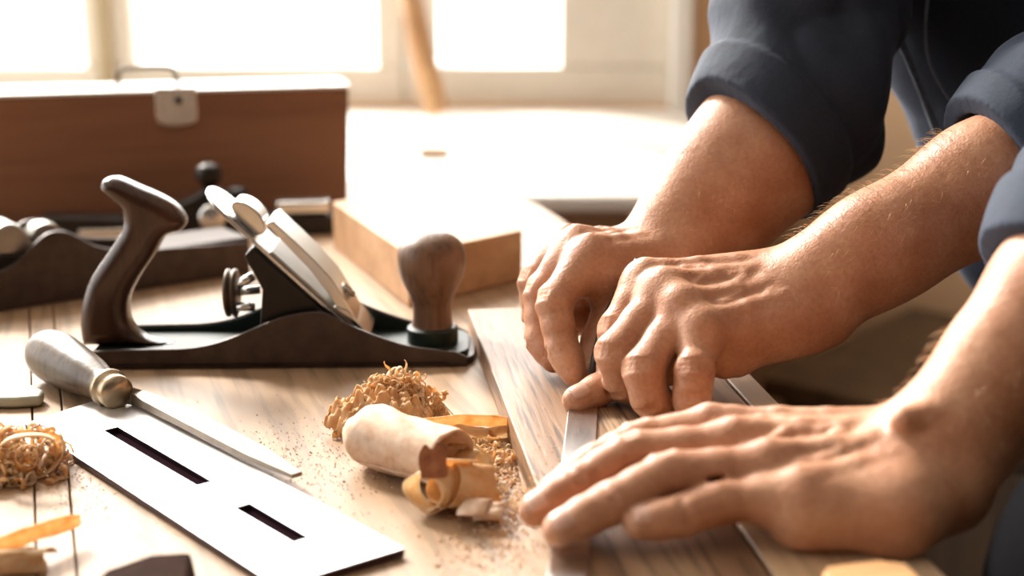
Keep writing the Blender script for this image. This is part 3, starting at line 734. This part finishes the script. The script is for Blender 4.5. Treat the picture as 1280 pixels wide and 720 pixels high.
# depth wheel, its stud and the forked lever
wx,wz=PX(290,366,WD/2)
mb=MB(); mb.lathe([(.004,-.004),(.013,-.004),(.0155,-.003),(.0155,-.0012),(.0135,-.0006),(.0135,.0006),(.0155,.0012),(.0155,.003),(.013,.004),(.004,.004)],rot_to((1,0,0),(wx,WD/2,wz)),30); mb.build('adjusting_wheel',plain('dark bronze wheel',(.09,.06,.04),.45,.6,.2,60),pl)
mb=MB(); mb.tube([(wx-.004,WD/2,wz),(wx+.018,WD/2,wz+.002)],.0028,12); mb.build('wheel_stud',M['steel'],pl)
mb=MB(); mb.tube([(wx+.006,WD/2-.012,wz+.008),(wx+.016,WD/2-.012,wz+.014)],.003,12);mb.tube([(wx+.005,WD/2-.012,wz-.006),(wx+.016,WD/2-.012,wz-.006)],.003,12); mb.build('frog_screw',M['steel'],pl)
# ------------------------------------------------------------------ second plane (low, left, behind)
bp_=empty('block_plane',tuple(G(0,390,0)),0); tag(bp_,'dark metal plane with a humped side at the left edge, behind the curved handle','hand plane')
O=G(0,390,0); e2=G(312,342,0); rz2=math.atan2(e2.y-O.y,e2.x-O.x); bp_.rotation_euler=(0,0,rz2)
def PX2(px,py,yl,O=O,rz=rz2):
    Y=O.y
    for _ in range(6):
        w=W(px,py,Y); Y=O.y+(w.x-O.x)*math.tan(rz)+yl/math.cos(rz)
    d=Matrix.Rotation(-rz,3,'Z')@(w-O); return (d.x,d.z)
s2=[PX2(*p,0) for p in [(-70,358),(-20,346),(0,340),(14,333),(26,324),(38,311),(50,299),(60,292),(72,289),(84,290),(98,296),(115,305),(140,312),(175,313),(230,309),(312,303)]]
s2=[(p[0],p[1]) for p in sk(s2,3)]
poly2=[(s2[0][0],.0004)]+s2+[(s2[-1][0],.0004)]
mb=MB(); mb.prism(poly2,0,.004,'y'); mb.prism(poly2,.054,.058,'y'); mb.prism([(s2[0][0],.0004),(s2[-1][0],.0004),(s2[-1][0],.010),(s2[0][0],.008)],.0041,.0539,'y')
mb.build('body',M['iron'],bp_,bevel=.0012)
a=PX2(20,300,.029)
mb=MB()
pr2=[PX2(*p,.02) for p in [(-70,335),(-30,322),(0,318),(26,318),(36,308),(30,290),(20,280),(8,277),(-6,282),(-30,300),(-70,322)]]
mb.prism([(p[0],p[1]) for p in sk(pr2,3)],.010,.046,'y'); mb.build('lever_cap',M['steel_d'],bp_,bevel=.004,seg=3)
pr3=[PX2(*p,.04) for p in [(40,308),(34,292),(40,281),(52,276),(62,277),(70,286),(66,300),(56,310)]]
mb=MB(); mb.prism([(p[0],p[1]) for p in sk(pr3,3)],.028,.048,'y'); mb.build('adjusting_knob',M['steel_d'],bp_,bevel=.004,seg=3)
t=PX2(190,312,.02)
mb=MB(); mb.box(PX2(185,305,.01)[0],PX2(308,305,.01)[0],.0041,.0539,.012,PX2(240,307,0)[1]); mb.build('toe_plate',M['iron'],bp_,bevel=.002)
# ------------------------------------------------------------------ third plane in front of the case
O3=G(45,305,0); e3=G(432,293,0); rz3=math.atan2(e3.y-O3.y,e3.x-O3.x)
sp=empty('shoulder_plane',tuple(O3),rz3); tag(sp,'long low blackened plane with a silver adjusting wheel, lying against the tool case','hand plane')
P3=lambda px,py,yl: PX2(px,py,yl,O3,rz3)
def poly3(L,yl): 
    P=[P3(*p,yl) for p in L]; return [(x,max(z,.0004)) for x,z in P]
mb=MB(); mb.prism(poly3([(45,304),(45,276),(52,273),(175,274),(210,262),(240,250),(258,238),(280,244),(300,258),(330,268),(345,272),(432,270),(433,290),(432,294)],0),0,.032,'y'); mb.build('body',M['blackmetal'],sp,bevel=.0015)
mb=MB(); x0=P3(345,270,0)[0];x1=P3(412,270,0)[0]; z1=P3(380,250,.012)[1]; z0=P3(380,271,0)[1]; mb.box(x0,x1,.004,.026,z0+.0005,z1); mb.build('toe_cap',M['steel'],sp,bevel=.003)
mb=MB(); x0=P3(98,280,-.002)[0];x1=P3(160,280,-.002)[0]; mb.box(x0,x1,-.005,-.0003,P3(120,299,-.003)[1],P3(120,286,-.003)[1]); mb.build('side_plate',M['steel'],sp,bevel=.0012)
q=P3(266,272,-.004); mb=MB(); mb.lathe([(.004,0),(.011,.001),(.0125,.003),(.0125,.008),(.010,.010),(.003,.011)],rot_to((0,-1,0),(q[0],-.0005,q[1])),22); mb.build('adjusting_wheel',M['steel'],sp)
q=P3(268,240,.016); q2=P3(262,212,.016)
mb=MB(); mb.lathe([(.007,0),(.0055,.008),(.006,.016),(.011,.021),(.0125,.027),(.010,.033),(.004,.036)],Matrix.Translation((q[0]-.004,.016,q[1]-.010)),20); mb.build('knob',M['blackmetal'],sp)
q=P3(296,248,.016)
mb=MB(); mb.lathe([(.008,0),(.007,.008),(.011,.014),(.011,.019),(.005,.022)],Matrix.Translation((q[0],.016,q[1]-.012)),20); mb.build('clamp_screw',M['blackmetal'],sp)
# ------------------------------------------------------------------ slotted plate
T=.0045
q=[G(146,491,T),G(506,685,T),G(392,725,T),G(36,528,T)]
ux=(q[1]-q[0]); ang=math.atan2(ux.y,ux.x); org=q[0].copy(); org.z=0
L=ux.length; inv=Matrix.Rotation(-ang,3,'Z')
loc=lambda p:(inv@(p-q[0]))
wv=loc(G(75,559,T)).y; wv2=loc(G(300,700,T)).y; print('plate',L,wv,wv2,loc(q[3]),loc(q[2]))
wd=(wv+wv2)/2
def lp(px,py): v=loc(G(px,py,T)); return (v.x,v.y)
slot1=[lp(120,540),lp(137,536),lp(266,601),lp(245,607)]; slot2=[lp(298,633),lp(315,628),lp(394,669),lp(376,675)]
def rect(sl): 
    xs_=[p[0] for p in sl]; ys=[p[1] for p in sl]; ymid=sum(ys)/4
    hi=(sl[1][1]+sl[2][1])/2; lo=(sl[0][1]+sl[3][1])/2
    return (sl[0][0]+sl[1][0])/2,(sl[2][0]+sl[3][0])/2,lo,hi
R1=rect(slot1);R2=rect(slot2); ylo=(R1[2]+R2[2])/2; yhi=(R1[3]+R2[3])/2; print(R1,R2)
p3=loc(q[3]); p2=loc(q[2])
sp_=empty('slotted_steel_plate',tuple(org),ang); tag(sp_,'flat bright steel plate with two dark rectangular slots, lying on the bench planks','steel plate')
mb=MB()
xL0=p3.x*0; 
# frame of bars around the slots (one plate mesh)
cols=[(None,R1[0]),(R1[0],R1[1]),(R1[1],R2[0]),(R2[0],R2[1]),(R2[1],None)]
bm=bmesh.new()
def vv(x,y): return bm.verts.new((x,y,0))
top=[(0,0),(L,0)]; bot_l=(p3.x*1.0,wd); bot_r=(L-.004,wd)
X=[0,R1[0],R1[1],R2[0],R2[1],L]; Yr=[0,yhi,ylo,wd]
xl=lambda y:(p3.x)*(y/wd)
xr=lambda y:L-.004*(y/wd)
g=[[vv(xl(y) if i==0 else (xr(y) if i==5 else x),y) for i,x in enumerate(X)] for y in Yr]
for j in range(3):
    for i in range(5):
        if j==1 and i in (1,3): continue
        bm.faces.new((g[j][i],g[j][i+1],g[j+1][i+1],g[j+1][i]))
ret=bmesh.ops.extrude_face_region(bm,geom=bm.faces[:]); 
for v in [e for e in ret['geom'] if isinstance(e,bmesh.types.BMVert)]: v.co.z=T-.0006
bmesh.ops.recalc_face_normals(bm,faces=bm.faces); me=bpy.data.meshes.new('plate'); bm.to_mesh(me); bm.free()
for p in me.polygons:
    if abs(p.normal.z)<.5: p.material_index=1
o=link('plate',me,[M['plate'],M['plate_edge']],sp_,loc=(0,0,.0006),bevel=.00035,seg=1)
mb=MB()
for (a,b,_,_) in (R1,R2): mb.box(a+.0002,b-.0002,ylo+.0002,yhi-.0002,.0008,.0014)
msl=plain('dark slot bed',(.016,.008,.011),1,0,.1); msl.node_tree.nodes['Principled BSDF'].inputs['Specular IOR Level'].default_value=.0
mb.build('slot_floor',msl,sp_,smooth=False)
# ------------------------------------------------------------------ chisel
c0=G(52,445,.0); ch=empty('chisel',tuple(G(60,470,0)),0); tag(ch,'old file with a rounded grey-brown wooden handle and metal ferrule, behind the slotted plate','file'); ch.name='hand_file'
h0=G(58,440,.017); h1=G(140,487,.0135); t1_=G(345,590,.002)
O=Vector(ch.location); dd=(h1-h0).normalized()
def Lc(p): return Vector(p)-O
hl=(h1-h0).length
pf=[(.0005,-.011),(.006,-.0095),(.0115,-.005),(.0148,.003),(.0158,.014),(.0150,.026),(.0128,hl*.62),(.0106,hl*.78),(.0092,hl*.88),(.0100,hl*.93)]
Mh=rot_to(dd,Lc(h0))
mb=MB(); mb.lathe([(p[0],p[1]) for p in sk(pf,4)],Mh,30); mb.build('handle',M['handle'],ch)
mb=MB(); mb.lathe([(.0088,hl*.93+.0002),(.0112,hl*.94),(.0112,hl*.98),(.0095,hl*.99),(.0100,hl*1.05),(.0092,hl*1.09),(.0030,hl*1.10)],Mh,26); mb.build('ferrule',M['brass'],ch)
e1=h0+dd*hl*1.09; bd=(G(372,594,.003)-G(160,490,.003)); bd.z=0; bd.normalize(); e2_=G(172,497,.008); 
side_=Vector((-bd.y,bd.x,0))
def sect(c,w,t):
    return [c-side_*w-Vector((0,0,t)),c+side_*w-Vector((0,0,t)),c+side_*w+Vector((0,0,t)),c-side_*w+Vector((0,0,t))]
st_=[(Lc(e1),.0042,.0042),(Lc(e2_),.0040,.0038),(Lc(G(190,503,.0085)),.0060,.0026),(Lc(G(240,526,.0085)),.0075,.0022),(Lc(G(320,567,.0080)),.0068,.0018),(Lc(G(372,594,.0075)),.0030,.0012)]
vs=[];fs=[]
for c,w,t in st_: vs+=sect(c,w,t)
for i in range(len(st_)-1):
    for j in range(4): k=(j+1)%4; fs.append((4*i+j,4*i+k,4*i+4+k,4*i+4+j))
fs+=[(3,2,1,0),tuple(range(len(vs)-4,len(vs)))]
mb=MB(); mb.add(vs,fs); mb.build('blade',plain('tarnished file steel',(.24,.20,.16),.5,.7,.15,120),ch,bevel=.0006)
# dark block at bottom edge
q=G(190,738,0); mb=MB(); mb.prism([(-.026,0),(-.018,.007),(.000,.0125),(.016,.0125),(.018,0)],-.03,.008,'y')
mwd=plain('dark wedge',(.028,.012,.007),1,0,.3,60); mwd.node_tree.nodes['Principled BSDF'].inputs['Specular IOR Level'].default_value=.1
tag(mb.build('dark_wood_wedge',mwd,loc=(q.x,q.y,.0005),rz=.15,bevel=.002),'dark brown wooden wedge cut off by the bottom edge, below the plate','wood wedge')
# thin grey-green chip at left
mb=MB(); P=[G(x,y,0) for x,y in [(-40,478),(0,482),(18,491),(40,494),(57,502),(52,510),(20,512),(-10,512),(-40,508)]]; o0=P[0].copy()
mb.prism([(p.x-o0.x,p.y-o0.y) for p in P],.0004,.0075,'z'); M['chip']=plain('grey green slate',(.40,.41,.33),.5,.2,.2,50)
tag(mb.build('grey_chip',M['chip'],loc=tuple(o0),bevel=.0025),'flat grey-green offcut at the left edge above the tangled shavings','offcut')
# ------------------------------------------------------------------ shavings
def shav_mat(name,a,b,c,tr=.25):
    m,nt,bs=new_mat(name); tc=N(nt,'ShaderNodeTexCoord'); n=N(nt,'ShaderNodeTexNoise'); n.inputs['Scale'].default_value=180; n.inputs['Detail'].default_value=4
    nt.links.new(tc.outputs['Object'],n.inputs['Vector']); col=ramp(nt,n.outputs['Fac'],[(.3,a),(.5,b),(.7,c)]); nt.links.new(col,bs.inputs['Base Color']); bs.inputs['Roughness'].default_value=.6
    bump(nt,bs,n.outputs['Fac'],.4,.0008)
    t=N(nt,'ShaderNodeBsdfTranslucent'); nt.links.new(col,t.inputs['Color']); mx=N(nt,'ShaderNodeMixShader'); mx.inputs[0].default_value=tr
    nt.links.new(bs.outputs[0],mx.inputs[1]); nt.links.new(t.outputs[0],mx.inputs[2]); nt.links.new(mx.outputs[0],nt.nodes['Material Output'].inputs['Surface']); return m
M['shav']=shav_mat('cream shaving',(.80,.60,.36),(.90,.73,.50),(.94,.82,.64),.5)
M['shavo']=shav_mat('orange shaving',(.76,.46,.20),(.88,.60,.31),(.92,.70,.43),.5)
M['shavp']=shav_mat('pink shaving',(.68,.44,.29),(.78,.57,.41),(.85,.67,.52),.2)
M['bark']=shav_mat('red brown flake',(.22,.07,.025),(.33,.11,.04),(.42,.17,.07),.1)
def solid(o,t=.0006): s=o.modifiers.new('sol','SOLIDIFY'); s.thickness=t; s.offset=0; return o
def curl(name,base,axis,r0,r1,turns,w,mat,z0=None,a0=0.0,drift=0.0,wob=.0,parent=None,n=60,taper=.0,seed=0,th=.0006,squash=1.0):
    """spiral ribbon wound round axis (unit, horizontal-ish)"""
    rs=random.Random(seed); ax=Vector(axis).normalized(); u=ax.cross(Vector((0,0,1))).normalized(); v=u.cross(ax).normalized()
    if v.z<0: v=-v
    pts=[];dirs=[];ws=[]; ph=rs.random()*6
    for i in range(n+1):
        t=i/n; a=a0+turns*2*math.pi*t; r=r0+(r1-r0)*t+wob*math.sin(5*a*.6+ph)
        pts.append(u*math.cos(a)*r+v*math.sin(a)*r*squash+ax*drift*(t-.5)); dirs.append(ax+u*.15*math.sin(3*a+ph)); ws.append(w/2*(1-taper*abs(2*t-1)**2)*(1+.12*math.sin(9*t+ph)))
    mb=MB(); mb.ribbon(pts,dirs,ws); zmin=min(p[2] for p in mb.v); b=Vector(base); b.z+= -zmin+th
    me=bpy.data.meshes.new(name); me.from_pydata(mb.v,[],mb.f); o=link(name,me,mat,parent,loc=tuple(b)); solid(o,th); return o
GS='shavings in the middle heap'
# big pale rolled shaving: a cone-shaped roll
ra_=G(438,572,0); rb_=G(566,613,0); axr=(rb_-ra_).normalized(); Lr=(rb_-ra_).length; uu=axr.cross(Vector((0,0,1))).normalized(); mb=MB(); vs=[];fs=[]; nA=64;nS=26
for i in range(nS+1):
    s=i/nS; R=(.0162*(1-.10*s))*(min(1,(s/.22+.03))**.62); zc=.0165-.001*s
    for j in range(nA+1):
        a=-1.35+2*math.pi*1.12*j/nA; rr=R*(1+.05*j/nA)+.0006*math.sin(a*3+s*9)+.0004*math.sin(a*7+s*20)
        p=axr*(Lr*(s-.02*math.sin(a*2)*s))+uu*math.cos(a)*rr*1.05+Vector((0,0,1))*(zc+math.sin(a)*rr*.93); vs.append(p)
for i in range(nS):
    for j in range(nA): fs.append((i*(nA+1)+j,i*(nA+1)+j+1,(i+1)*(nA+1)+j+1,(i+1)*(nA+1)+j))
zm=min(p.z for p in vs); vs=[p-Vector((0,0,zm-.0006)) for p in vs]
me=bpy.data.meshes.new('roll'); me.from_pydata(vs,[],fs); rollo=link('rolled_shaving',me,M['shavp'],loc=tuple(ra_)); solid(rollo,.0007)
tag(rollo,'largest pale pink rolled shaving with a pointed left end in the middle heap','wood shaving',GS)
q=rb_-ra_
mb=MB(); c=q-axr*.004+Vector((0,0,.020))+uu*.006
P=[(-.0065,-.008),(-.0075,.002),(-.004,.008),(-.001,.0055),(.002,.009),(.0065,.0065),(.0055,-.001),(.006,-.007),(0,-.0085)]
P=[(a[0],a[1]) for a in sk(P+[P[0]],3)][:-1]
zc=Vector((0,0,.0135))
vs=[];
MM=Matrix.Translation(G(543,576,.0275)-ra_)@Vector((.1,-.75,.55)).to_track_quat('Z','Y').to_matrix().to_4x4()
mb.prism(P,-.0005,.0006,'z',M=MM); fl_=mb.build('red_flake',M['bark'],rollo,bevel=.0002); fl_['label']='dark red-brown torn flake on the end of the roll'
# ring curl in front
o=curl('curled_shaving',G(540,640,0),(-.35,-.85,.1),.0115,.0085,1.45,.0150,M['shav'],a0=2.2,drift=.004,wob=.0006,seed=3); tag(o,'open cream ring-shaped curl, front of the middle heap','wood shaving',GS)
o=curl('curled_shaving',G(580,637,0),(-.8,-.5,.2),.0100,.0130,1.15,.0210,M['shavo'],a0=.6,drift=.012,wob=.0016,seed=5,squash=.85); tag(o,'crumpled orange curl just right of the open cream ring','wood shaving',GS)
o=curl('curled_shaving',G(606,655,0),(.9,-.2,.1),.0070,.0040,1.3,.0120,M['shavp'],a0=.2,drift=.01,wob=.001,seed=8,squash=.8); tag(o,'small pinkish curl at the lower right tip of the middle heap','wood shaving',GS)
o=curl('curled_shaving',G(588,600,0),(.6,-.6,.1),.0100,.0060,1.6,.012,M['shav'],a0=1.2,drift=.012,wob=.001,seed=9,squash=.9); tag(o,'cream curl at the right end of the big pink roll','wood shaving',GS)
# long orange strip, leaning from the heap to the board
def strip_sh(name,pts,w,mat,label,side=(0,-.5,.85),group=GS,grp=True,th=.0007,twist=0):
    P=[Vector(p) for p in sk([tuple(p) for p in pts],10)]; b=P[0].copy(); b.z=0; n=len(P); mb=MB(); ds=[];ws=[]
    for i in range(n):
        t=i/(n-1); d=(P[min(i+1,n-1)]-P[max(i-1,0)]).normalized(); s=Vector(side)+Vector((math.sin(twist*t),math.cos(twist*t)-1,0))*.6; s=(s-d*s.dot(d)).normalized(); ds.append(s); ws.append(w/2*(1-.3*abs(2*t-1)**3)*(1+.08*math.sin(t*17)))
    mb.ribbon([p-b for p in P],ds,ws); me=bpy.data.meshes.new(name); me.from_pydata(mb.v,[],mb.f); o=link(name,me,mat,loc=tuple(b)); solid(o,th)
    if label: tag(o,label,'wood shaving',group)
    return o
strip_sh('strip_shaving',[G(516,532,.012),G(545,528,.014),G(580,526,.013),G(612,526,.011),G(640,530,.0075)],.0090,M['shavo'],'long straight orange strip shaving reaching from the heap to the oak board')
strip_sh('strip_shaving',[G(560,531,.006),G(590,536,.009),G(612,540,.007),G(622,553,.001)],.0035,M['shavo'],'thin orange sliver curving down under the long orange strip')
strip_sh('strip_shaving',[G(546,548,.004),G(570,540,.006),G(600,545,.005),G(640,540,.003)],.012,M['shav'],'flat cream shaving lying below the long orange strip')
# crinkled masses, nobody could count the strands
def tangle(name,center,ext,n,seed,mat,label,lay=None,rmin=.002,rmax=.006,wd=.0022,cat='wood shavings',mats=None):
    rs=random.Random(seed); mb=MB(); cx_,cy_,cz_=ext
    for i in range(n):
        while True:
            x,y,z=rs.uniform(-1,1),rs.uniform(-1,1),rs.uniform(0,1)
            if x*x+y*y+z*z<1: break
        c=Vector((x*cx_,y*cy_,z*cz_)); ax=Vector((rs.gauss(0,1),rs.gauss(0,1),rs.gauss(0,.6))).normalized()
        u=ax.cross(Vector((rs.random(),rs.random(),rs.random()))).normalized(); v=ax.cross(u); r=rs.uniform(rmin,rmax); tn=rs.uniform(.5,1.8); dr=rs.uniform(-.008,.008); m=14; w=wd*rs.uniform(.3,1.3); a0=rs.random()*6
        pts=[];ds=[]
        for k in range(m):
            t=k/(m-1); a=a0+tn*2*math.pi*t; rr=r*(1-.4*t)
            p=c+u*math.cos(a)*rr+v*math.sin(a)*rr+ax*dr*t; p.z=max(p.z,.0008+rs.random()*.0004); pts.append(p); ds.append((ax+u*.2*math.sin(a*2)).normalized())
        mb.ribbon(pts,ds,w/2,mi=rs.randrange(len(mats)) if mats else 0)
    me=bpy.data.meshes.new(name); me.from_pydata(mb.v,[],mb.f); me.polygons.foreach_set('material_index',mb.m)
    o=link(name,me,mats or mat,loc=tuple(center)); solid(o,.0004); tag(o,label,cat,None,'stuff'); return o
def sheet(name,center,rx,ry,h,seed,mat,label):
    """one wide shaving with a crinkled, lace-like frill"""
    rs=random.Random(seed); n,m=46,34; vs=[];fs=[]; ph=[rs.random()*6 for _ in range(6)]
    for i in range(n+1):
        for j in range(m+1):
            a=(i/n-.5)*2; b=(j/m-.5)*2
            x=a*rx; y=b*ry; e=(a*a+b*b)
            z=h*(1-.55*e)*.8+.0022*math.sin(a*13+ph[0]+2*b)+.0018*math.sin(b*17+ph[1]+3*a)+.0012*math.sin(a*29+b*11+ph[2])+h*.35*max(0,b)**2+ .0012*math.sin(a*41-b*23+ph[4])
            x+=.002*math.sin(b*9+ph[3]); y+=.002*math.sin(a*12+ph[4])
            if e>1: k=1/math.sqrt(e); k=1-(1-k)*.75; x*=k;y*=k
            vs.append((x,y,max(z,.001)))
    for i in range(n):
        for j in range(m): fs.append((i*(m+1)+j,(i+1)*(m+1)+j,(i+1)*(m+1)+j+1,i*(m+1)+j+1))
    me=bpy.data.meshes.new(name); me.from_pydata(vs,[],fs); o=link(name,me,mat,loc=tuple(center)); solid(o,.0006); tag(o,label,'wood shaving',GS); return o
sheet('crinkled_shaving',G(474,540,0),.028,.015,.026,2,M['shavo'],'frilly crinkled orange shaving standing at the back of the middle heap')
tangle('fine_shavings',G(500,527,0),(.026,.010,.031),300,4,None,'tangle of fine frizzy shaving threads at the back of the middle heap',mats=[M['shav'],M['shavo']],rmin=.0015,rmax=.0048,wd=.0022)
tangle('fine_shavings',G(592,575,0),(.024,.020,.008),110,14,None,'loose curly shaving threads between the orange strip and the curls',mats=[M['shav'],M['shavo']],rmin=.0012,rmax=.004,wd=.0014)
for i,(a,b) in enumerate([((446,500),(462,476)),((470,486),(487,458)),((505,480),(512,463)),((528,500),(540,470))]):
    pass
strip_sh('wispy_shaving',[G(472,506,.012),G(476,492,.018),G(482,478,.023),G(489,463,.027)],.0030,M['shav'],'upright wispy shaving at the top of the middle heap',side=(1,.2,0))
# left tangle
tangle('fine_shavings',G(10,590,0),(.034,.026,.022),200,21,None,'tangled ball of fine shavings at the left edge beside the plate corner',mats=[M['shav'],M['shavo'],M['shavp']],rmin=.002,rmax=.007,wd=.0024)
GL='shavings at the left edge'
strip_sh('strip_shaving',[G(-40,548,.016),G(0,545,.020),G(35,542,.020),G(62,544,.016),G(80,556,.008)],.0050,M['shavo'],'orange strip shaving across the top of the left tangle',group=GL)
o=curl('curled_shaving',G(40,600,0),(.3,-.8,.1),.0165,.0130,1.0,.0070,M['shav'],a0=2.6,drift=.01,wob=.001,seed=31,squash=.8); tag(o,'cream open loop at the right of the left tangle','wood shaving',GL)
o=curl('curled_shaving',G(66,583,0),(.9,-.3,.1),.0065,.0040,1.2,.010,M['shavp'],a0=2.6,drift=.01,wob=.001,seed=33,squash=.7); tag(o,'small pale curl below the left corner of the plate','wood shaving',GL)
0 and curl('curled_shaving',G(20,500,0)+Vector((0,0,.008)),(.6,-.7,.1),.0060,.0035,1.3,.006,M['shavp'],a0=1.0,drift=.006,seed=35)
strip_sh('strip_shaving',[G(-40,690,.004),G(10,678,.011),G(50,664,.012),G(100,650,.010)],.0085,M['shavo'],'blurred orange shaving near the bottom left corner, pointing right',side=(0,-.2,1),group=GL)
o=curl('curled_shaving',G(10,715,0),(1,.25,0),.0070,.0050,1.3,.030,M['shav'],a0=1.2,drift=.01,wob=.001,seed=37,squash=.7); tag(o,'broad cream curl in the bottom left corner','wood shaving',GL)
# ------------------------------------------------------------------ sawdust
def dust(name,spots,label,seed,mats):
    rs=random.Random(seed); mb=MB()
    for (px,py,sx,sy,n,s0,s1,zb) in spots:
        for i in range(n):
            p=G(px+rs.gauss(0,sx),py+rs.gauss(0,sy),zb); s=rs.uniform(s0,s1); zz=s*.3 + (abs(rs.gauss(0,.0016)) if s0>.0008 else 0)
            a=rs.random()*6; dx=Vector((math.cos(a),math.sin(a),rs.uniform(-.3,.3)))*s; dy=Vector((-math.sin(a),math.cos(a),rs.uniform(-.3,.3)))*s*.6; dz=Vector((0,0,s*.45))
            if -.02<(p-A2).dot(PB)-0 and zb<.01 and (p-A2).dot(PB)>-.0012: continue
            c=Vector((p.x,p.y,zb+max(zz,s*.5))); vs=[c-dx-dz*.3,c+dy-dz*.5,c+dx,c-dy+dz*.2,c+dz]
            mb.add(vs,[(0,1,4),(1,2,4),(2,3,4),(3,0,4),(3,2,1,0)],rs.randrange(len(mats)))
    me=bpy.data.meshes.new(name); me.from_pydata(mb.v,[],mb.f); me.polygons.foreach_set('material_index',mb.m); o=link(name,me,mats,smooth=False); tag(o,label,'sawdust',None,'stuff')
dust('sawdust',[(632,572,17,15,1300,.0008,.0019,0),(605,600,26,20,700,.0007,.0016,0),(632,640,20,24,500,.0006,.0014,0),(610,690,35,18,200,.0005,.0012,0)],'granular sawdust heaped against the oak board under the shavings',1,[M['shavo'],M['shavp'],M['shav'],M['shav'],M['shavp'],M['bark']])
dust('sawdust',[(400,590,55,30,420,.0003,.0009,0),(350,560,50,25,200,.0003,.0007,0),(330,660,120,30,300,.0003,.0007,0),(100,600,30,30,300,.0003,.0008,0)],'thin scatter of dark crumbs on the bench between plate and shavings',2,[M['shavp'],M['shavp'],M['bark']])
dust('sawdust',[(662,622,14,10,160,.0006,.0014,0.0162),(690,585,18,30,90,.0004,.0008,.0162)],'few crumbs of sawdust on the oak board beside the fingertips',3,[M['shavo'],M['shav']])
# ------------------------------------------------------------------ light, world, camera
w=bpy.data.worlds.new('sky_fill_gradient'); SC.world=w; w.use_nodes=True; nt=w.node_tree; bg=nt.nodes['Background']
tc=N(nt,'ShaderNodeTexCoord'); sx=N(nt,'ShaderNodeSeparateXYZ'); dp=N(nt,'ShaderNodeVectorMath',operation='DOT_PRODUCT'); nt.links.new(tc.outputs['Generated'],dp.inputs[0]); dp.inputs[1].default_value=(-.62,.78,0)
r=ramp(nt,dp.outputs['Value'],[(0.0,(.03,.022,.017)),(.60,(1,.98,.94))])  # uneven world fill shaped by direction: bright left and back, dim in front
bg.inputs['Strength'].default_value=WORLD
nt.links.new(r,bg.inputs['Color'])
def area(name,loc,to,sx_,sy_,e,col):
    l=bpy.data.lights.new(name,'AREA'); l.shape='RECTANGLE'; l.size=sx_; l.size_y=sy_; l.energy=e; l.color=col
    o=bpy.data.objects.new(name,l); COL.objects.link(o); o.location=loc; o.rotation_euler=(Vector(to)-Vector(loc)).to_track_quat('-Z','Y').to_euler(); return o
area('window_daylight',(-.95,2.98,1.15),(-.2,.8,0),2.6,2.3,WIN,(1,.97,.92))
l=bpy.data.lights.new('sun','SUN'); l.energy=SUN; l.angle=math.radians(9); l.color=(1,.93,.83); o=bpy.data.objects.new('sun',l); COL.objects.link(o)
o.rotation_euler=(-Vector((-.75,1,.84))).to_track_quat('-Z','Y').to_euler()
cam=bpy.data.cameras.new('camera'); cam.sensor_width=36; cam.lens=F/1280*36; co=bpy.data.objects.new('camera',cam); COL.objects.link(co)
co.location=(0,0,CH); co.rotation_euler=(math.pi/2-TH,0,0); cam.clip_start=.02
cam.dof.use_dof=True; cam.dof.focus_distance=.775; cam.dof.aperture_fstop=4.4
SC.camera=co
SC.view_settings.view_transform='Standard'; SC.view_settings.look='None'; SC.view_settings.exposure=EXPO; SC.view_settings.gamma=1; SC.view_settings.use_curve_mapping=False
SC.cycles.use_denoising=True; SC.cycles.max_bounces=8; SC.cycles.sample_clamp_indirect=6
